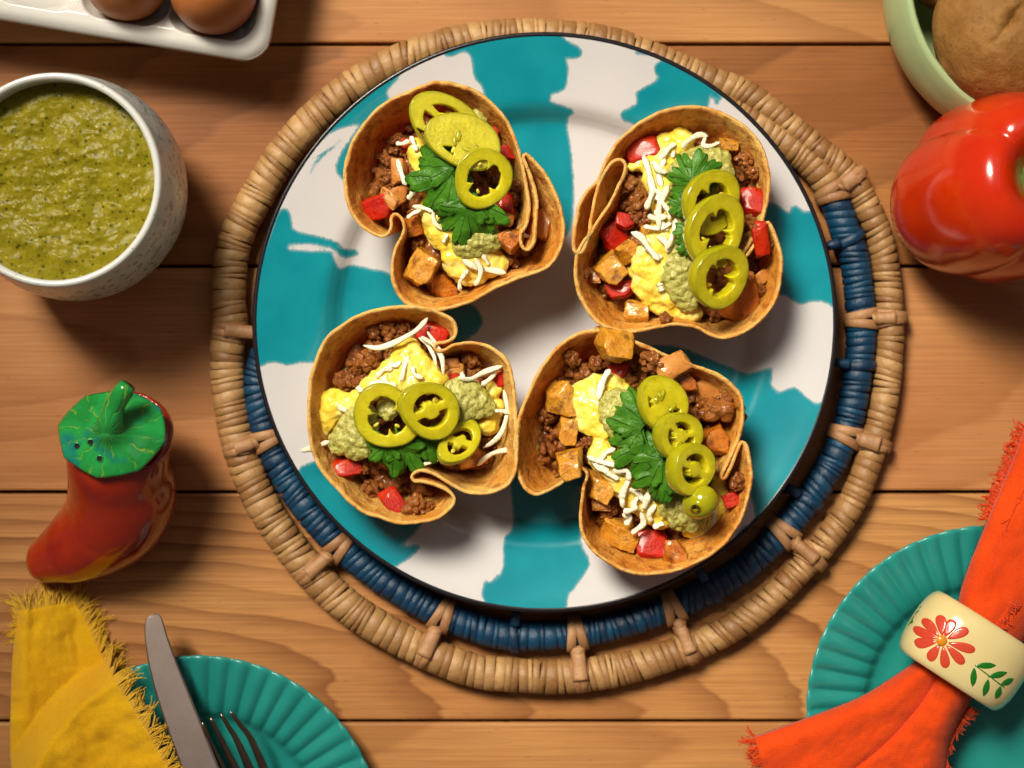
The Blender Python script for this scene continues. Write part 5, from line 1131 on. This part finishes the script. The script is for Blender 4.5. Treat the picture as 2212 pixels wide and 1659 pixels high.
# tail toward the lower left, in two fans with a cleft
cloth('cloth', [(2012, 1402), (1985, 1425), (1930, 1462), (1860, 1505), (1760, 1545), (1630, 1592)], [(2060, 1450), (2035, 1480), (2000, 1535), (1930, 1610), (1810, 1700), (1680, 1770)], onz(.0028, .6, 2.2, .022, .018), 60, 50, M_ora, on)
o, GL = cloth('cloth', [(2030, 1428), (2005, 1480), (1960, 1545), (1890, 1620), (1800, 1690), (1760, 1740)], [(2102, 1490), (2092, 1520), (2070, 1560), (2050, 1610), (2040, 1680), (2035, 1740)], onz(.0032, 2.0, 2.0, .026, .021), 60, 50, M_ora, on)
fringe([W(1632, 1590, .016), W(1640, 1620, .014), W(1655, 1660, .012)], [vxy(-1, -.3), vxy(-1, 0), vxy(-1, .2)], .0075, 70, .00036, M_ora, on, 4, 1.2)
fringe(GL[8:, -1], [vxy(.5, .5), vxy(-.2, 1), vxy(.6, .9), vxy(.5, .6)], .0065, 170, .00034, M_ora, on, 5, 1.4)
# head toward the upper right
o, GU = cloth('cloth', [(2068, 1340), (2072, 1290), (2090, 1230), (2110, 1180), (2135, 1120), (2160, 1060), (2190, 990), (2215, 920)], [(2160, 1420), (2190, 1400), (2225, 1370), (2260, 1330), (2300, 1290), (2340, 1250), (2370, 1200), (2400, 1150)], onz(.0022, 1.0, 2.6, .026, .022), 60, 50, M_ora, on)
fringe(GU[30:, 0], [vxy(-.8, -.4), vxy(-.7, -.6), vxy(-.9, -.3)], .0060, 260, .00036, M_ora, on, 6, 1.3)
fringe(GU[24:58, 9], [vxy(.4, .8), vxy(-.4, .6), vxy(.5, .5)], .0065, 160, .00034, M_ora, on, 7, 1.6)
fringe(GU[4:20, 30], [vxy(.7, .8), vxy(.2, 1), vxy(.8, .5)], .0060, 60, .00034, M_ora, on, 8, 1.4)

ring = empty('napkin_ring', tuple(RC)); tag(ring, 'cream napkin ring painted with a red flower and green leaves', 'napkin ring')
sd_ = np.array([axd[1], -axd[0], 0.])                              # across, toward lower right
RA, RB, HW = .0278, .0215, .0160
def ring_pt(phi, h, off=0.0):
    """phi 0 = top, positive toward lower right; h -1..1 along the axis"""
    e = math.sqrt(max(0, 1 - abs(h) ** 2.6)); q = .82 + .18 * e
    c_, s_ = math.cos(phi), math.sin(phi); n_ = 2 / 2.2
    a = math.copysign(abs(s_) ** n_, s_); b = math.copysign(abs(c_) ** n_, c_)
    return np.array([sd_[0] * a * (RA * q + off), sd_[1] * a * (RA * q + off), b * (RB * q + off)]) + axd * h * HW
V = []; nh, nph = 22, 96
for i in range(nh):
    h = -1 + 2 * i / (nh - 1)
    for k in range(nph): V.append(ring_pt(2 * PI * k / nph, math.sin(h * PI / 2)))
inn = []
for i in range(nh - 1, -1, -1):
    h = math.sin((-1 + 2 * i / (nh - 1)) * PI / 2)
    for k in range(nph):
        p = ring_pt(2 * PI * k / nph, 1.0); t_ = p - axd * HW; V.append(t_ * .93 + axd * h * HW * .98)
F = grid_faces(2 * nh, nph, True, True)
M_cream = mottled('cream_lacquer', (.66, .55, .27, 1), (.62, .50, .23, 1), 30, .16, coat=.6, coatr=.06)
lpart('band', V, F, M_cream, ring)
M_petal = simple('red_flower_paint', (.52, .052, .025, 1), .2, coat=.5); M_yc = simple('orange_flower_centre', (.66, .24, .012, 1), .25, coat=.5); M_lp = simple('green_leaf_paint', (.010, .14, .012, 1), .25, coat=.5)
# painted decoration: surface coordinates (mm across, mm along the axis)
def surf(a, b, off):
    # a: distance across from the top (mm), b: along axis (mm)
    h = max(-.999, min(.999, b / (HW * 1000))); s_ = max(-.999, min(.999, a / (RA * 1000)))
    ph = math.copysign(math.asin(min(1, abs(s_) ** (2.2 / 2))), s_); return ring_pt(ph, h, off)
def decal(name, outline, mat, off=.0003):
    c = np.mean(outline, 0); V = []; nr = 5; m = len(outline)
    for j in range(nr):
        f = 1 - j / nr
        for q in outline: V.append(surf(*(c + (np.array(q) - c) * f), off if j else off - .0004))
    V.append(surf(*c, off + .00005)); F = grid_faces(nr, m, False, True); b = (nr - 1) * m
    F += [(b + k, b + (k + 1) % m, nr * m) for k in range(m)]
    return lpart(name, V, F, mat, ring)
def px2s(px, py):
    d = W(px, py, .0545) - RC; return (float(d @ sd_) * 1000, float(d @ axd) * 1000)
def petal(cx, cy, ang, ln, wd, r0=2.0):
    L = []
    for k in range(22):
        t_ = 2 * PI * k / 22; u = (1 - math.cos(t_)) / 2; y_ = math.sin(t_) * wd * (.35 + .65 * u) ; x_ = r0 + (ln - r0) * u
        L.append((cx + x_ * math.cos(ang) - y_ * math.sin(ang), cy + x_ * math.sin(ang) + y_ * math.cos(ang)))
    return L
def z8(zx, zy): return ((2900 + zx * 1196 / 1395) * K, (1650 + zy * 1422 / 1659) * K)
fc = px2s(*z8(1020, 1070))
for tx, ty in [(1020, 950), (950, 975), (905, 1025), (897, 1090), (950, 1160), (1028, 1195), (1115, 1175), (1168, 1110), (1138, 1010), (1075, 968)]:
    q = px2s(*z8(tx, ty)); d = (q[0] - fc[0], q[1] - fc[1]); decal('petal', petal(fc[0], fc[1], math.atan2(d[1], d[0]), math.hypot(*d), 3.0), M_petal)
V = ICO3[0] * np.array([.0024, .0024, .0011]); V = V + surf(fc[0], fc[1], .0006); lpart('flower_centre', V, ICO3[1], M_yc, ring)
def leafd(a, b, wd):
    a = np.array(px2s(*z8(*a))); b = np.array(px2s(*z8(*b))); d = b - a; l = np.linalg.norm(d); d /= l; s = np.array([-d[1], d[0]]); L = []
    for k in range(20):
        t_ = 2 * PI * k / 20; u = (1 - math.cos(t_)) / 2; L.append(tuple(a + d * l * u + s * math.sin(t_) * wd * (math.sin(u * PI) ** .4)))
    decal('leaf', L, M_lp, .00032)
for a, b in [((1165, 1180), (1268, 1180)), ((1160, 1185), (1158, 1285)), ((1225, 1235), (1325, 1215)), ((1228, 1240), (1218, 1335)), ((1290, 1275), (1360, 1248)), ((1292, 1278), (1280, 1350)), ((922, 968), (946, 915)), ((920, 978), (884, 1014)), ((910, 962), (868, 985))]: leafd(a, b, 1.5)
for a, b in [((1160, 1175), (1320, 1295)), ((885, 958), (922, 976))]:
    A_ = np.array(px2s(*z8(*a))); B_ = np.array(px2s(*z8(*b))); d = (B_ - A_) / np.linalg.norm(B_ - A_); s = np.array([-d[1], d[0]]) * .28
    L = [tuple(A_ + (B_ - A_) * t_ + s) for t_ in np.linspace(0, 1, 10)] + [tuple(A_ + (B_ - A_) * t_ - s) for t_ in np.linspace(1, 0, 10)]
    decal('vine', L, M_lp, .0003)

# ------------------------------------------------------------------ tell apart the few pieces whose clock position coincides
from collections import defaultdict
same = defaultdict(list)
for o in col.objects:
    if o.parent is None and 'label' in o: same[o['label']].append(o)
for l, L in same.items():
    if len(L) < 2: continue
    L.sort(key=lambda q: q.location[0])
    words = {2: ['left one', 'right one'], 3: ['leftmost', 'middle', 'rightmost'], 4: ['leftmost', 'second', 'third', 'rightmost'], 5: ['leftmost', 'second', 'middle', 'fourth', 'rightmost']}.get(len(L))
    if words:
        for q, wd in zip(L, words): q['label'] = (l + ', ' + wd).replace("at the ", "on the ") if False else l + ', ' + wd
